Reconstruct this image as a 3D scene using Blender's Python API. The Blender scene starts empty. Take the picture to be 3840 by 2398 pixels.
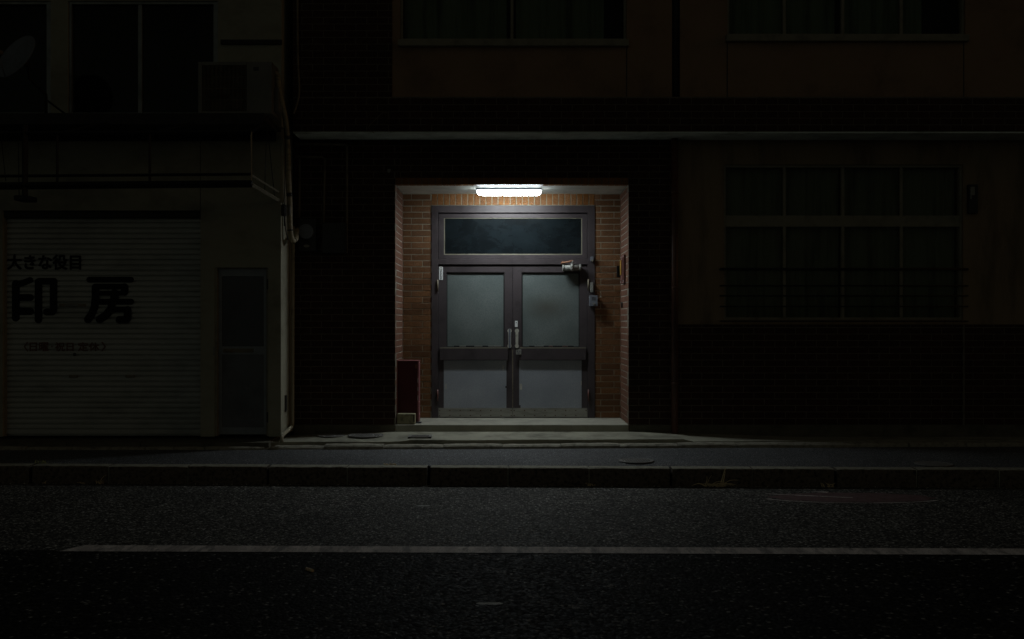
import bpy, bmesh, math, random
from mathutils import Vector, Matrix
R = math.radians
rnd = random.Random(7)
scene = bpy.context.scene
col = scene.collection

# ------------------------------------------------------------------ camera model
# Survey of the photograph: lens 35 mm on 36 mm, eye 1.6 m over the road,
# looking square at the facade. at() turns a photo point at a known distance into metres.
F, CX, CY, EYE = 3733.0, 1905.0, 1210.0, 1.6
def X(px, Y): return (px - CX) / F * Y
def Z(py, Y): return EYE - (py - CY) / F * Y
def at(px, py, Y): return Vector((X(px, Y), Y, Z(py, Y)))

# ------------------------------------------------------------------ materials
def new_mat(name):
    m = bpy.data.materials.new(name); m.use_nodes = True
    nt = m.node_tree
    return m, nt, nt.nodes['Principled BSDF']
def ramp(nt, fac, stops):
    r = nt.nodes.new('ShaderNodeValToRGB')
    while len(r.color_ramp.elements) < len(stops): r.color_ramp.elements.new(.5)
    for e, (p, c) in zip(r.color_ramp.elements, stops):
        e.position = p; e.color = (*c, 1) if len(c) == 3 else c
    nt.links.new(fac, r.inputs[0]); return r.outputs[0]
def coords(nt, scale=(1, 1, 1)):
    g = nt.nodes.new('ShaderNodeNewGeometry'); mp = nt.nodes.new('ShaderNodeMapping')
    mp.inputs['Scale'].default_value = scale
    nt.links.new(g.outputs['Position'], mp.inputs['Vector']); return mp.outputs[0]
def noise(nt, vec, scale, detail=4, rough=.6):
    n = nt.nodes.new('ShaderNodeTexNoise'); n.inputs['Scale'].default_value = scale
    n.inputs['Detail'].default_value = detail; n.inputs['Roughness'].default_value = rough
    nt.links.new(vec, n.inputs['Vector']); return n.outputs[0]
def mix(nt, a, b, fac, mode='MIX'):
    m = nt.nodes.new('ShaderNodeMix'); m.data_type = 'RGBA'; m.blend_type = mode
    for s, v in ((m.inputs[0], fac), (m.inputs[6], a), (m.inputs[7], b)):
        if isinstance(v, bpy.types.NodeSocket): nt.links.new(v, s)
        elif isinstance(v, (int, float)): s.default_value = v
        else: s.default_value = (*v, 1)
    return m.outputs[2]
def bump(nt, bsdf, height, strength, dist, prev=None):
    b = nt.nodes.new('ShaderNodeBump'); b.inputs['Strength'].default_value = strength
    b.inputs['Distance'].default_value = dist
    nt.links.new(height, b.inputs['Height'])
    if prev: nt.links.new(prev, b.inputs['Normal'])
    nt.links.new(b.outputs[0], bsdf.inputs['Normal']); return b.outputs[0]
def simple(name, base, rough=.6, metal=0., dirt=.35, scale=3., bs=.15, bscale=60, bd=.003, spec=.5, stretch=(1, 1, 1)):
    m, nt, p = new_mat(name)
    v = coords(nt, stretch)
    n = noise(nt, v, scale, 6, .65)
    dark = tuple(c * (1 - dirt) for c in base); lite = tuple(min(1, c * (1 + dirt * .35)) for c in base)
    c = ramp(nt, n, [(.32, dark), (.5, base), (.72, lite)])
    nt.links.new(c, p.inputs['Base Color'])
    r = nt.nodes.new('ShaderNodeMapRange'); r.inputs[3].default_value = min(1, rough + .1); r.inputs[4].default_value = max(0.05, rough - .1)
    nt.links.new(n, r.inputs[0]); nt.links.new(r.outputs[0], p.inputs['Roughness'])
    p.inputs['Metallic'].default_value = metal
    p.inputs['Specular IOR Level'].default_value = spec
    if bs: bump(nt, p, noise(nt, v, bscale, 4), bs, bd)
    return m
M = {}
def brick_mat(name, c1, c2, c3, rough, spec=.35):
    m, nt, p = new_mat(name)
    g = nt.nodes.new('ShaderNodeNewGeometry')
    isl = ramp(nt, g.outputs['Random Per Island'], [(0, c1), (.45, c2), (1, c3)])
    v = coords(nt, (1, 1, 1))
    n1 = noise(nt, v, 150, 3)
    n2 = noise(nt, v, 9, 4)
    c = mix(nt, isl, tuple(x * .38 for x in c2), ramp(nt, n1, [(.42, (.75,) * 3), (.58, (0, 0, 0))]))
    c = mix(nt, c, tuple(x * .7 for x in c1), ramp(nt, n2, [(.5, (0, 0, 0)), (.75, (.7,) * 3)]))
    nt.links.new(c, p.inputs['Base Color'])
    rr = ramp(nt, n1, [(.3, (rough + .25,) * 3), (.7, (rough,) * 3)])
    nt.links.new(rr, p.inputs['Roughness'])
    p.inputs['Specular IOR Level'].default_value = spec
    b = bump(nt, p, noise(nt, coords(nt, (1, 1, .7)), 75, 4, .75), .85, .010)
    return m
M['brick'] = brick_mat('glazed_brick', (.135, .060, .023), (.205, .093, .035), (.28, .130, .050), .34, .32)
M['facadebrick'] = brick_mat('dark_facade_brick', (.042, .017, .009), (.055, .022, .012), (.07, .028, .015), .6)  # darker brick tones for the facade outside the recess
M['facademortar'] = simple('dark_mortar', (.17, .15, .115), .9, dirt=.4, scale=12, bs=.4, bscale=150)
M['soldier'] = brick_mat('glazed_brick_orange', (.25, .095, .016), (.30, .120, .024), (.35, .14, .030), .16, .36)
M['jambbrick'] = brick_mat('smooth_return_brick', (.19, .085, .052), (.215, .10, .062), (.24, .115, .074), .5)
M['mortar'] = simple('mortar', (.38, .375, .30), .9, dirt=.3, scale=12, bs=.4, bscale=150)
M['mortar_pale'] = simple('mortar_pale', (.50, .48, .42), .9, dirt=.25, scale=12, bs=.4, bscale=150)
M['concrete'] = simple('step_concrete', (.36, .35, .29), .75, dirt=.3, scale=4, bs=.35, bscale=120)
M['base_concrete'] = simple('plinth_concrete', (.12, .11, .08), .85, dirt=.5, scale=5, bs=.5, bscale=90)
M['ceiling'] = simple('ceiling_paint', (.70, .74, .70), .7, dirt=.22, scale=5, bs=.5, bscale=170, bd=.004)
M['soffit'] = simple('soffit_paint', (.70, .78, .74), .85, dirt=.35, scale=3, bs=.4)
M['stucco'] = simple('tan_stucco', (.30, .195, .12), .9, dirt=.3, scale=1.6, bs=.5, bscale=130)
M['stucco_low'] = simple('tan_stucco_lower', (.27, .20, .125), .9, dirt=.45, scale=1.3, bs=.5, bscale=130, stretch=(2.5, 1, .5))
M['shopwall'] = simple('shop_render', (.33, .32, .245), .9, dirt=.3, scale=1.5, bs=.4, bscale=110, stretch=(1, 1, 1.6))
M['ledge'] = simple('ledge_dark', (.035, .032, .03), .8, dirt=.4)
M['alu'] = simple('aluminium', (.22, .23, .22), .45, .5, dirt=.3, scale=6)
M['alu_dim'] = simple('aluminium_weathered', (.27, .25, .185), .6, .1, dirt=.3, scale=6)
M['doorpaint'] = simple('brown_door_paint', (.064, .053, .057), .45, dirt=.3, scale=4, bs=.08, bscale=200, spec=.3)
M['gasket'] = simple('black_gasket', (.012, .012, .012), .7)
M['steel'] = simple('brushed_kickplate', (.36, .355, .32), .48, .65, dirt=.35, scale=7, stretch=(.6, 1, 3))
M['rivet'] = simple('rusty_rivet', (.10, .045, .02), .8)
M['chrome'] = simple('handle_steel', (.62, .60, .53), .4, .35, dirt=.3, scale=20)
M['closer'] = simple('closer_paint', (.24, .24, .22), .5, .1, dirt=.3, scale=25)
M['rustarm'] = simple('rusty_arm', (.34, .16, .09), .7, .2, dirt=.5, scale=40)
M['white'] = simple('white_sticker', (.78, .80, .80), .5, dirt=.08)
M['ink'] = simple('dark_ink', (.03, .04, .07), .6)
M['black'] = simple('black_paint', (.006, .006, .006), .65, dirt=.2, spec=.2)
M['redpaint'] = simple('dark_red_paint', (.10, .009, .015), .5, dirt=.25, scale=3)
M['rededge_lit'] = simple('lit_red_edge', (.30, .105, .115), .5, dirt=.2, scale=6)  # lamp light on the sign box edges put into a paler red
M['block'] = simple('concrete_block', (.34, .31, .20), .9, dirt=.55, scale=18, bs=.7, bscale=90, bd=.005)
M['shutter'] = simple('shutter_grey', (.42, .43, .40), .55, .1, dirt=.28, scale=1.2, bs=.06, stretch=(1, 1, 2.5))
M['shutterink'] = simple('faded_red_ink', (.15, .055, .03), .7, dirt=.3, scale=20)
M['darkmetal'] = simple('dark_frame', (.02, .019, .018), .6, .3)
M['ironbar'] = simple('black_iron', (.012, .011, .01), .6)
M['downpipe'] = simple('brown_downpipe', (.115, .05, .032), .45, dirt=.45, scale=5, stretch=(1, 1, .4))
M['conduit'] = simple('grey_conduit', (.20, .17, .12), .6, dirt=.5, scale=7)
M['tape'] = simple('cream_tape', (.34, .29, .19), .7, dirt=.45, scale=8, stretch=(1, 1, 4))
M['pvc'] = simple('cream_pvc', (.42, .38, .28), .5, dirt=.4, scale=6)
M['acwhite'] = simple('ac_beige', (.16, .155, .13), .5, dirt=.25, scale=3)
M['dishgrey'] = simple('dish_grey', (.16, .17, .19), .55, dirt=.25, scale=5)
M['interior'] = simple('dark_interior', (.02, .02, .02), .95, bs=0)
M['curtain'] = simple('curtain_cloth', (.27, .26, .20), .9, dirt=.6, scale=2, bs=0, stretch=(4, 4, .3))
M['curtain_up'] = simple('curtain_upper', (.30, .33, .25), .9, dirt=.6, scale=2, bs=0, stretch=(4, 4, .3))
M['boxdark'] = simple('meter_box', (.03, .028, .026), .5)
M['meterface'] = simple('meter_face', (.3, .3, .27), .4)
M['keypad'] = simple('grey_keypad', (.19, .21, .25), .42, .2, dirt=.2, scale=30)
M['signbrown'] = simple('brown_plaque', (.17, .075, .065), .45, dirt=.25, scale=10)
M['signyellow'] = simple('yellow_strip', (.62, .38, .07), .5, dirt=.15)
M['iron'] = simple('cast_iron', (.24, .23, .22), .6, .1, dirt=.4, scale=30, bs=.8, bscale=60, bd=.008)
M['drygrass'] = simple('dry_grass', (.86, .72, .46), .8, dirt=.2, scale=40, bs=0)
M['greengrass'] = simple('weed_leaf', (.40, .42, .18), .8, dirt=.4, scale=40, bs=0)
M['butt'] = simple('cigarette_paper', (.85, .62, .42), .8, dirt=.1)
M['oldpaint'] = simple('worn_white_mark', (.75, .76, .74), .8, dirt=.4, scale=60)
M['ground'] = simple('bare_ground', (.05, .05, .045), .95)
M['sidepane'] = simple('dim_rippled_pane', (.075, .08, .09), .4, dirt=.3, scale=2)
M['sidepanel'] = simple('door_panel_grey', (.15, .155, .165), .5, dirt=.3, scale=2.5)
M['palealu'] = simple('pale_aluminium_sash', (.27, .29, .31), .5, .1, dirt=.25)
M['rubber'] = simple('rubber_foot', (.08, .08, .09), .6)

# frosted panes of the double door
def frost(name, a, b, rough):
    m, nt, p = new_mat(name)
    v = coords(nt)
    n = noise(nt, v, 2.2, 3, .5); n2 = noise(nt, v, 90, 2)
    c = ramp(nt, n, [(.3, a), (.7, b)])
    c = mix(nt, c, tuple(x * .8 for x in a), ramp(nt, n2, [(.35, (.5,) * 3), (.6, (0, 0, 0))]))
    nt.links.new(c, p.inputs['Base Color'])
    p.inputs['Roughness'].default_value = rough
    bump(nt, p, n2, .05, .001)
    return m
def blot(m, centre, rad, colr, amt):
    nt = m.node_tree; p = nt.nodes['Principled BSDF']; g = nt.nodes.new('ShaderNodeNewGeometry'); d = nt.nodes.new('ShaderNodeVectorMath'); d.operation = 'DISTANCE'
    mp = nt.nodes.new('ShaderNodeMapping'); mp.inputs['Scale'].default_value = (.75, 1, 1.25); nt.links.new(g.outputs['Position'], mp.inputs[0])
    nt.links.new(mp.outputs[0], d.inputs[0]); d.inputs[1].default_value = (centre[0] * .75, centre[1], centre[2] * 1.25)
    f = ramp(nt, d.outputs['Value'], [(0, (amt,) * 3), (rad * .5, (amt * .45,) * 3), (rad, (0, 0, 0))])
    l = p.inputs['Base Color'].links[0].from_socket
    nt.links.new(mix(nt, l, colr, f), p.inputs['Base Color'])
M['frost'] = frost('frosted_glass', (.100, .124, .122), (.172, .198, .194), .42)
blot(M['frost'], (X(2050, 12.42), 12.42, Z(1155, 12.42)), .26, (.075, .07, .055), .75)
M['film'] = frost('lower_privacy_film', (.26, .285, .325), (.37, .39, .43), .6)
# dusty transom pane
m, nt, p = new_mat('dusty_glass'); M['dusty'] = m
v = coords(nt, (1, 1, 1.6)); n = noise(nt, v, 2.6, 8, .72)
nd = nt.nodes.new('ShaderNodeTexNoise'); nd.inputs['Scale'].default_value = 3.4; nd.inputs['Detail'].default_value = 6
nd.inputs['Distortion'].default_value = 2.5; nt.links.new(v, nd.inputs['Vector'])
c = mix(nt, ramp(nt, n, [(.25, (.003, .004, .005)), (.85, (.012, .019, .023))]), ramp(nt, nd.outputs[0], [(.5, (0, 0, 0)), (.9, (.008, .010, .011))]), .55, 'ADD')
nt.links.new(c, p.inputs['Base Color']); p.inputs['Roughness'].default_value = .2; p.inputs['Specular IOR Level'].default_value = .35
# clear dark window glass: transparent with fresnel reflection
def clear_glass(name, tint):
    m = bpy.data.materials.new(name); m.use_nodes = True; nt = m.node_tree; nt.nodes.clear()
    o = nt.nodes.new('ShaderNodeOutputMaterial'); mx = nt.nodes.new('ShaderNodeMixShader')
    t = nt.nodes.new('ShaderNodeBsdfTransparent'); t.inputs[0].default_value = (*tint, 1)
    g = nt.nodes.new('ShaderNodeBsdfGlossy'); g.inputs['Roughness'].default_value = .05
    f = nt.nodes.new('ShaderNodeFresnel'); f.inputs[0].default_value = 1.22
    nt.links.new(f.outputs[0], mx.inputs[0]); nt.links.new(t.outputs[0], mx.inputs[1]); nt.links.new(g.outputs[0], mx.inputs[2])
    nt.links.new(mx.outputs[0], o.inputs[0]); return m
M['glass'] = clear_glass('window_glass', (.82, .86, .80))
# asphalt
def asphalt(name, lo, hi, scale, bs, specks, spec=.12):
    m, nt, p = new_mat(name)
    v = coords(nt)
    vo = nt.nodes.new('ShaderNodeTexVoronoi'); vo.inputs['Scale'].default_value = scale
    nt.links.new(v, vo.inputs['Vector'])
    bw = nt.nodes.new('ShaderNodeSeparateColor'); nt.links.new(vo.outputs['Color'], bw.inputs[0])
    stone = ramp(nt, bw.outputs[0], [(0, lo), (.7, tuple((a + b) / 2 for a, b in zip(lo, hi))), (.93, hi), (1, specks)])
    edge = ramp(nt, vo.outputs['Distance'], [(.25, (1, 1, 1)), (.62, (.25, .25, .25))])
    c = mix(nt, stone, edge, 1.0, 'MULTIPLY')
    big = ramp(nt, noise(nt, v, .9, 5), [(.3, (.72,) * 3), (.7, (1.15,) * 3)])
    c = mix(nt, c, big, 1.0, 'MULTIPLY')
    nt.links.new(c, p.inputs['Base Color'])
    p.inputs['Specular IOR Level'].default_value = spec
    rr = ramp(nt, bw.outputs[1], [(0, (.6,) * 3), (1, (.95,) * 3)]); nt.links.new(rr, p.inputs['Roughness'])
    inv = nt.nodes.new('ShaderNodeMath'); inv.operation = 'SUBTRACT'; inv.inputs[0].default_value = 1
    nt.links.new(vo.outputs['Distance'], inv.inputs[1])
    b = bump(nt, p, inv.outputs[0], bs, .006)
    bump(nt, p, noise(nt, v, 45, 3), bs, .006, b)
    return m
M['road'] = asphalt('road_asphalt', (.018, .017, .015), (.47, .455, .41), 54, 1.0, (.9, .87, .82), .28)
M['lane'] = asphalt('dark_lane_asphalt', (.004, .004, .003), (.085, .082, .076), 46, 1.0, (.5, .48, .45), .12)  # darker asphalt for the sheet beyond the line
M['walk'] = asphalt('sidewalk_asphalt', (.13, .135, .14), (.34, .345, .36), 110, .7, (.7, .72, .76), .5)
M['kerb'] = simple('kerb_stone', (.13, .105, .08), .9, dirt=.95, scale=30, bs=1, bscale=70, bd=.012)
M['kerbtop_lit'] = simple('kerb_stone_lit_top', (.34, .32, .25), .85, dirt=.5, scale=20, bs=.6, bscale=80)  # lamp light along the kerb tops painted in as a paler stone colour
M['kerb2'] = simple('kerb_stone_worn', (.33, .31, .25), .9, dirt=.55, scale=14, bs=.8, bscale=80, bd=.01)
M['apron'] = simple('apron_concrete', (.33, .32, .25), .8, dirt=.5, scale=2.6, bs=.4, bscale=110)
M['patch'] = simple('faded_red_road_paint', (.18, .105, .105), .8, dirt=.45, scale=14, bs=.8, bscale=100, bd=.006)
# worn road line
m, nt, p = new_mat('worn_line_paint'); M['line'] = m
v = coords(nt, (1, 1, 1)); n = noise(nt, v, 60, 3); n2 = noise(nt, coords(nt, (2.2, .6, 1)), 2.4, 3)
c = mix(nt, (.58, .51, .48), (.85, .76, .71), ramp(nt, n2, [(.42, (0, 0, 0)), (.58, (1, 1, 1))]))
c = mix(nt, c, (.09, .08, .08), ramp(nt, n, [(.30, (.8,) * 3), (.44, (0, 0, 0))]))
c = mix(nt, c, (.24, .22, .21), ramp(nt, noise(nt, coords(nt, (3.5, .8, 1)), 3.1, 5, .7), [(.38, (.85,) * 3), (.5, (0, 0, 0))]))
nt.links.new(c, p.inputs['Base Color']); p.inputs['Roughness'].default_value = .75
bump(nt, p, n, .6, .004)
# lamp diffuser
m, nt, p = new_mat('lit_diffuser'); M['lit'] = m
p.inputs['Base Color'].default_value = (.8, .8, .8, 1)
p.inputs['Emission Color'].default_value = (.90, .985, 1.0, 1); p.inputs['Emission Strength'].default_value = 80
M['litside'] = m.copy(); M['litside'].name = 'lit_diffuser_side'
M['litside'].node_tree.nodes['Principled BSDF'].inputs['Emission Strength'].default_value = 16

# ------------------------------------------------------------------ mesh builder
class MB:
    def __init__(s): s.v = []; s.f = []; s.m = []; s.sm = []
    def face(s, pts, mi=0, smooth=False):
        i = len(s.v); s.v += [Vector(p) for p in pts]; s.f.append(tuple(range(i, i + len(pts)))); s.m.append(mi); s.sm.append(smooth)
    def mesh(s, vs, fs, mi=0, smooth=False):
        i = len(s.v); s.v += [Vector(p) for p in vs]
        for f in fs: s.f.append(tuple(k + i for k in f)); s.m.append(mi); s.sm.append(smooth)
    def box(s, x0, x1, y0, y1, z0, z1, mi=0, bev=0):
        x0, x1 = sorted((x0, x1)); y0, y1 = sorted((y0, y1)); z0, z1 = sorted((z0, z1))
        b = min(bev, (x1 - x0) * .45, (y1 - y0) * .45, (z1 - z0) * .45)
        if b <= 0:
            vs = [(x, y, z) for x in (x0, x1) for y in (y0, y1) for z in (z0, z1)]
            s.mesh(vs, [(0, 1, 3, 2), (4, 6, 7, 5), (0, 4, 5, 1), (2, 3, 7, 6), (0, 2, 6, 4), (1, 5, 7, 3)], mi); return
        bm = bmesh.new(); bmesh.ops.create_cube(bm, size=1)
        for v in bm.verts: v.co = Vector(((x0 + x1) / 2 + v.co.x * (x1 - x0), (y0 + y1) / 2 + v.co.y * (y1 - y0), (z0 + z1) / 2 + v.co.z * (z1 - z0)))
        bmesh.ops.bevel(bm, geom=list(bm.edges), offset=b, segments=2, affect='EDGES', profile=.6)
        s.add_bm(bm, mi)
    def add_bm(s, bm, mi=0, smooth=False):
        bm.verts.index_update()
        s.mesh([v.co.copy() for v in bm.verts], [tuple(v.index for v in f.verts) for f in bm.faces], mi, smooth); bm.free()
    def pbox(s, x0, y0, x1, y1, Y, depth, mi=0, bev=0):
        """box whose front face covers that photo rectangle at distance Y"""
        s.box(X(x0, Y), X(x1, Y), Y, Y + depth, Z(y1, Y), Z(y0, Y), mi, bev)
    def tube(s, pts, r, n=8, mi=0, taper=None, cap=True):
        pts = [Vector(p) for p in pts]; rings = []
        up = Vector((0, 0, 1)); i0 = len(s.v)
        t0 = (pts[1] - pts[0]).normalized()
        nrm = t0.cross(up if abs(t0.z) < .9 else Vector((1, 0, 0))).normalized()
        for k, p in enumerate(pts):
            a = pts[max(0, k - 1)]; b = pts[min(len(pts) - 1, k + 1)]; t = (b - a).normalized()
            nrm = (nrm - t * nrm.dot(t)).normalized(); bi = t.cross(nrm)
            rr = r if taper is None else r * (1 + (taper - 1) * k / (len(pts) - 1))
            for j in range(n):
                an = 2 * math.pi * j / n
                s.v.append(p + nrm * math.cos(an) * rr + bi * math.sin(an) * rr)
        for k in range(len(pts) - 1):
            for j in range(n):
                a = i0 + k * n + j; b = i0 + k * n + (j + 1) % n
                s.f.append((a, b, b + n, a + n)); s.m.append(mi); s.sm.append(n > 4)
        if cap:
            s.f.append(tuple(i0 + j for j in range(n))[::-1]); s.m.append(mi); s.sm.append(False)
            e = i0 + (len(pts) - 1) * n
            s.f.append(tuple(e + j for j in range(n))); s.m.append(mi); s.sm.append(False)
    def disc(s, c, r, axis, h, n=32, mi=0, ry=None):
        """short cylinder from c along axis"""
        axis = Vector(axis).normalized(); q = axis.to_track_quat('Z', 'Y'); ry = ry or r
        vs = []
        for zz in (0, h):
            for j in range(n):
                a = 2 * math.pi * j / n; vs.append(Vector(c) + q @ Vector((math.cos(a) * r, math.sin(a) * ry, zz)))
        fs = [(j, (j + 1) % n, n + (j + 1) % n, n + j) for j in range(n)] + [tuple(range(n))[::-1], tuple(range(n, 2 * n))]
        s.mesh(vs, fs, mi)
    def build(s, name, mats, parent=None):
        if not isinstance(mats, (list, tuple)): mats = [mats]
        me = bpy.data.meshes.new(name)
        off = world_loc(parent)
        me.from_pydata([v - off for v in s.v], [], s.f)
        for m_ in mats: me.materials.append(M[m_])
        me.polygons.foreach_set('material_index', s.m)
        me.polygons.foreach_set('use_smooth', s.sm)
        me.update()
        bm = bmesh.new(); bm.from_mesh(me); bmesh.ops.recalc_face_normals(bm, faces=bm.faces); bm.to_mesh(me); bm.free()
        o = bpy.data.objects.new(name, me); col.objects.link(o)
        if parent: o.parent = parent
        return o
LOC = {}
def world_loc(o):
    p = Vector((0, 0, 0))
    while o: p += o.location; o = o.parent
    return p
def tag(o, label=None, cat=None, group=None, kind=None):
    if label: o['label'] = label
    if cat: o['category'] = cat
    if group: o['group'] = group
    if kind: o['kind'] = kind
    return o
def thing(name, loc, label, cat, group=None):
    o = bpy.data.objects.new(name, None); col.objects.link(o); o.location = loc; o.empty_display_size = .1
    return tag(o, label, cat, group)
def root_at_base(o):
    """move a single-mesh thing's origin to its base"""
    vs = [v.co for v in o.data.vertices]
    c = Vector(((min(v.x for v in vs) + max(v.x for v in vs)) / 2, (min(v.y for v in vs) + max(v.y for v in vs)) / 2, min(v.z for v in vs)))
    for v in o.data.vertices: v.co -= c
    o.location = c; return o
def struct(o): o['kind'] = 'structure'; return o
def bez(pts, n=10):
    """Catmull-Rom through pts"""
    pts = [Vector(p) for p in pts]; P = [pts[0]] + pts + [pts[-1]]; out = []
    for i in range(1, len(P) - 2):
        for k in range(n):
            t = k / n; a, b, c, d = P[i - 1], P[i], P[i + 1], P[i + 2]
            out.append(.5 * ((2 * b) + (c - a) * t + (2 * a - 5 * b + 4 * c - d) * t * t + (3 * b - a - 3 * c + d) * t ** 3))
    out.append(pts[-1]); return out

# ------------------------------------------------------------------ bricks
CRS = .0754
def brick(mb, O, U, V, N, u0, u1, v0, v1, d=.006, ch=.002, mi=0):
    O, U, V, N = Vector(O), Vector(U), Vector(V), Vector(N)
    def P(u, v, h): return O + U * u + V * v + N * h
    j = rnd.uniform(-.0008, .0012); d = d + j
    a = [P(u0, v0, 0), P(u1, v0, 0), P(u1, v1, 0), P(u0, v1, 0)]
    b = [P(u0, v0, d - ch), P(u1, v0, d - ch), P(u1, v1, d - ch), P(u0, v1, d - ch)]
    c = [P(u0 + ch, v0 + ch, d), P(u1 - ch, v0 + ch, d), P(u1 - ch, v1 - ch, d), P(u0 + ch, v1 - ch, d)]
    fs = [(8, 9, 10, 11)]
    for k in range(4):
        l = (k + 1) % 4; fs += [(k, l, 4 + l, 4 + k), (4 + k, 4 + l, 8 + l, 8 + k)]
    mb.mesh(a + b + c, fs, mi)
def bricks(mb, O, U, N, W, v0, v1, offA=0, offB=.12, mod=.2425, gap=.0088, mi=0, base=.41, mort=1, d=.0045, back=.10):
    """running bond over u in 0..W and z in v0..v1 (rows counted from base), with the mortar bed behind it"""
    V = (0, 0, 1)
    O = Vector((O[0], O[1], 0))
    r0 = math.floor((v0 - base) / CRS + 1e-4)
    r = r0
    while base + r * CRS < v1 - .01:
        za = max(v0, base + r * CRS + gap / 2); zb = min(v1, base + (r + 1) * CRS - gap / 2)
        off = offA if r % 2 == 0 else offB
        u = off - mod * math.ceil(off / mod + .01)
        while u < W:
            a = max(0, u + gap / 2); b = min(W, u + mod - gap / 2)
            if b - a > .012 and zb - za > .012: brick(mb, O, U, V, N, a, b, za, zb, d=d, mi=mi)
            u += mod
        r += 1
    Ov, Uv, Nv = Vector(O), Vector(U), Vector(N)
    q = [Ov + Uv * a - Nv * b_ + Vector((0, 0, z)) for b_ in (-.0008, back) for a, z in ((0, v0), (W, v0), (W, v1), (0, v1))]
    mb.mesh(q, [(0, 1, 2, 3), (4, 7, 6, 5), (0, 4, 5, 1), (1, 5, 6, 2), (2, 6, 7, 3), (3, 7, 4, 0)], mort)

# ================================================================== setting: ground, road, kerbs
YR = 9.76                      # foot of the kerb straight ahead
def yk(x): return YR - .028 * x          # kerb line, slightly askew to the facade
mb = MB(); mb.box(-60, 60, -60, 80, -1, -.03); struct(mb.build('ground', 'ground'))
mb = MB(); mb.face([(-40, -20, 0), (40, -20, 0), (40, yk(40) + .05, 0), (-40, yk(-40) + .05, 0)])
mb.face([(-40, -20, -.02), (40, -20, -.02), (40, -20, 0), (-40, -20, 0)]); struct(mb.build('road', 'road'))
# kerb stones
mb = MB(); KL = .793; x = X(85, YR) - KL * 8
for k in range(24):
    gp = (.006, .020, .008, .030, .012)[k % 5]; a, b = x + gp, x + KL - .004
    wob = rnd.uniform(-.006, .006); hz = .178 + rnd.uniform(-.003, .003)
    q = []
    n = 10
    prof = [(0 + wob, -.05), (0 + wob, hz - .02), (.006 + wob, hz - .006), (.02 + wob, hz), (.14, hz), (.14, -.05)]
    vs = []
    for i in range(n + 1):
        xx = a + (b - a) * i / n
        for j, (dy, z) in enumerate(prof):
            jit = rnd.uniform(-.0025, .0025) if 0 < j < 4 else 0
            e = .006 if i in (0, n) and 0 < j < 4 else 0
            vs.append((xx, yk(xx) + dy + jit + e, z + jit - e * .5))
    L = len(prof)
    fs = [(i * L + j, (i + 1) * L + j, (i + 1) * L + j + 1, i * L + j + 1) for i in range(n) for j in range(L - 1)]
    fs += [tuple(range(L)), tuple(n * L + j for j in range(L))[::-1]]
    k0 = len(mb.f); mb.mesh(vs, fs, 0, False)
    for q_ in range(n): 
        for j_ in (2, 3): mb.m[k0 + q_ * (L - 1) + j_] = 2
    if k % 5 not in (2, 0): mb.box(b, b + .010, yk(b) + .012, yk(b) + .12, -.05, hz - .008, 1)
    x += KL
struct(mb.build('kerb', ['kerb', 'mortar', 'kerbtop_lit']))
# sidewalk: asphalt rising to the inner kerb
def yb(x):                    # line of the inner kerb
    if x > 0: return 10.89 + .034 * x
    return 10.89 + .03 * x if x > -3 else 10.80 + .012 * (x + 3)
def zs(x, t): return .171 + .048 * t + .004 * math.sin(x * 1.3) * math.sin(t * 3)
mb = MB(); NX, NY = 80, 12; vs = []
for i in range(NX + 1):
    xx = -16 + 32 * i / NX
    for j in range(NY + 1):
        t = j / NY; vs.append((xx, yk(xx) + .135 + (yb(xx) + .02 - yk(xx) - .135) * t, zs(xx, t)))
mb.mesh(vs, [(i * (NY + 1) + j, (i + 1) * (NY + 1) + j, (i + 1) * (NY + 1) + j + 1, i * (NY + 1) + j + 1) for i in range(NX) for j in range(NY)], 0, True)
struct(mb.build('sidewalk', 'walk'))
# inner kerb
mb = MB(); x = X(1439, 10.85) - .645 * 14
r2 = random.Random(5)
for k in range(34):
    L_ = .645; a, b = x + .003, x + L_ - .003; dz = r2.uniform(-.006, .006); dy = r2.uniform(-.012, .008)
    za = .266 + dz - (.012 if x < -2.4 else 0)
    vs = []
    for i in range(7):
        xx = a + (b - a) * i / 6; e = .004 if i in (0, 6) else 0
        for (u, z) in ((0, .1), (0, za - .020), (.018, za - .005), (.100, za), (.104, .1)):
            jj = r2.uniform(-.002, .002)
            vs.append((xx, yb(xx) + dy + u + jj + e, z + jj - e))
    mb.mesh(vs, [(i * 5 + j, (i + 1) * 5 + j, (i + 1) * 5 + j + 1, i * 5 + j + 1) for i in range(6) for j in range(4)] + [(0, 1, 2, 3, 4), (34, 33, 32, 31, 30)], 0)
    x += L_
struct(mb.build('inner_kerb', 'kerb2'))
# forecourt apron in front of the brick building and of the shop
def zback(x):
    if x < -1.3: return .335 - .045 * min(1, (-1.3 - x) / 1.2)
    if x > 1.6: return .335 - .065 * min(1, (x - 1.6) / 1.8)
    return .335
mb = MB(); vs = []; NX, NY = 120, 8
r3 = random.Random(9)
for i in range(NX + 1):
    xx = -2.6 + 14 * i / NX
    y0 = yb(xx) + .122 + r3.uniform(-.006, .006) + (.02 * math.sin(xx * 5) if xx < 1 else 0)
    for j in range(NY + 1):
        t = j / NY
        zf = .301 if xx > -1.2 else .286
        if xx > 2: zf = .275
        vs.append((xx, y0 + (11.62 - y0) * t, zf + (zback(xx) - zf) * t))
mb.mesh(vs, [(i * (NY + 1) + j, (i + 1) * (NY + 1) + j, (i + 1) * (NY + 1) + j + 1, i * (NY + 1) + j + 1) for i in range(NX) for j in range(NY)], 0, True)
for i in range(NX):
    a = vs[i * (NY + 1)]; b = vs[(i + 1) * (NY + 1)]
    mb.face([a, b, (b[0], b[1] + .01, .1), (a[0], a[1] + .01, .1)])
struct(mb.build('apron', 'apron'))
mb = MB()
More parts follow.
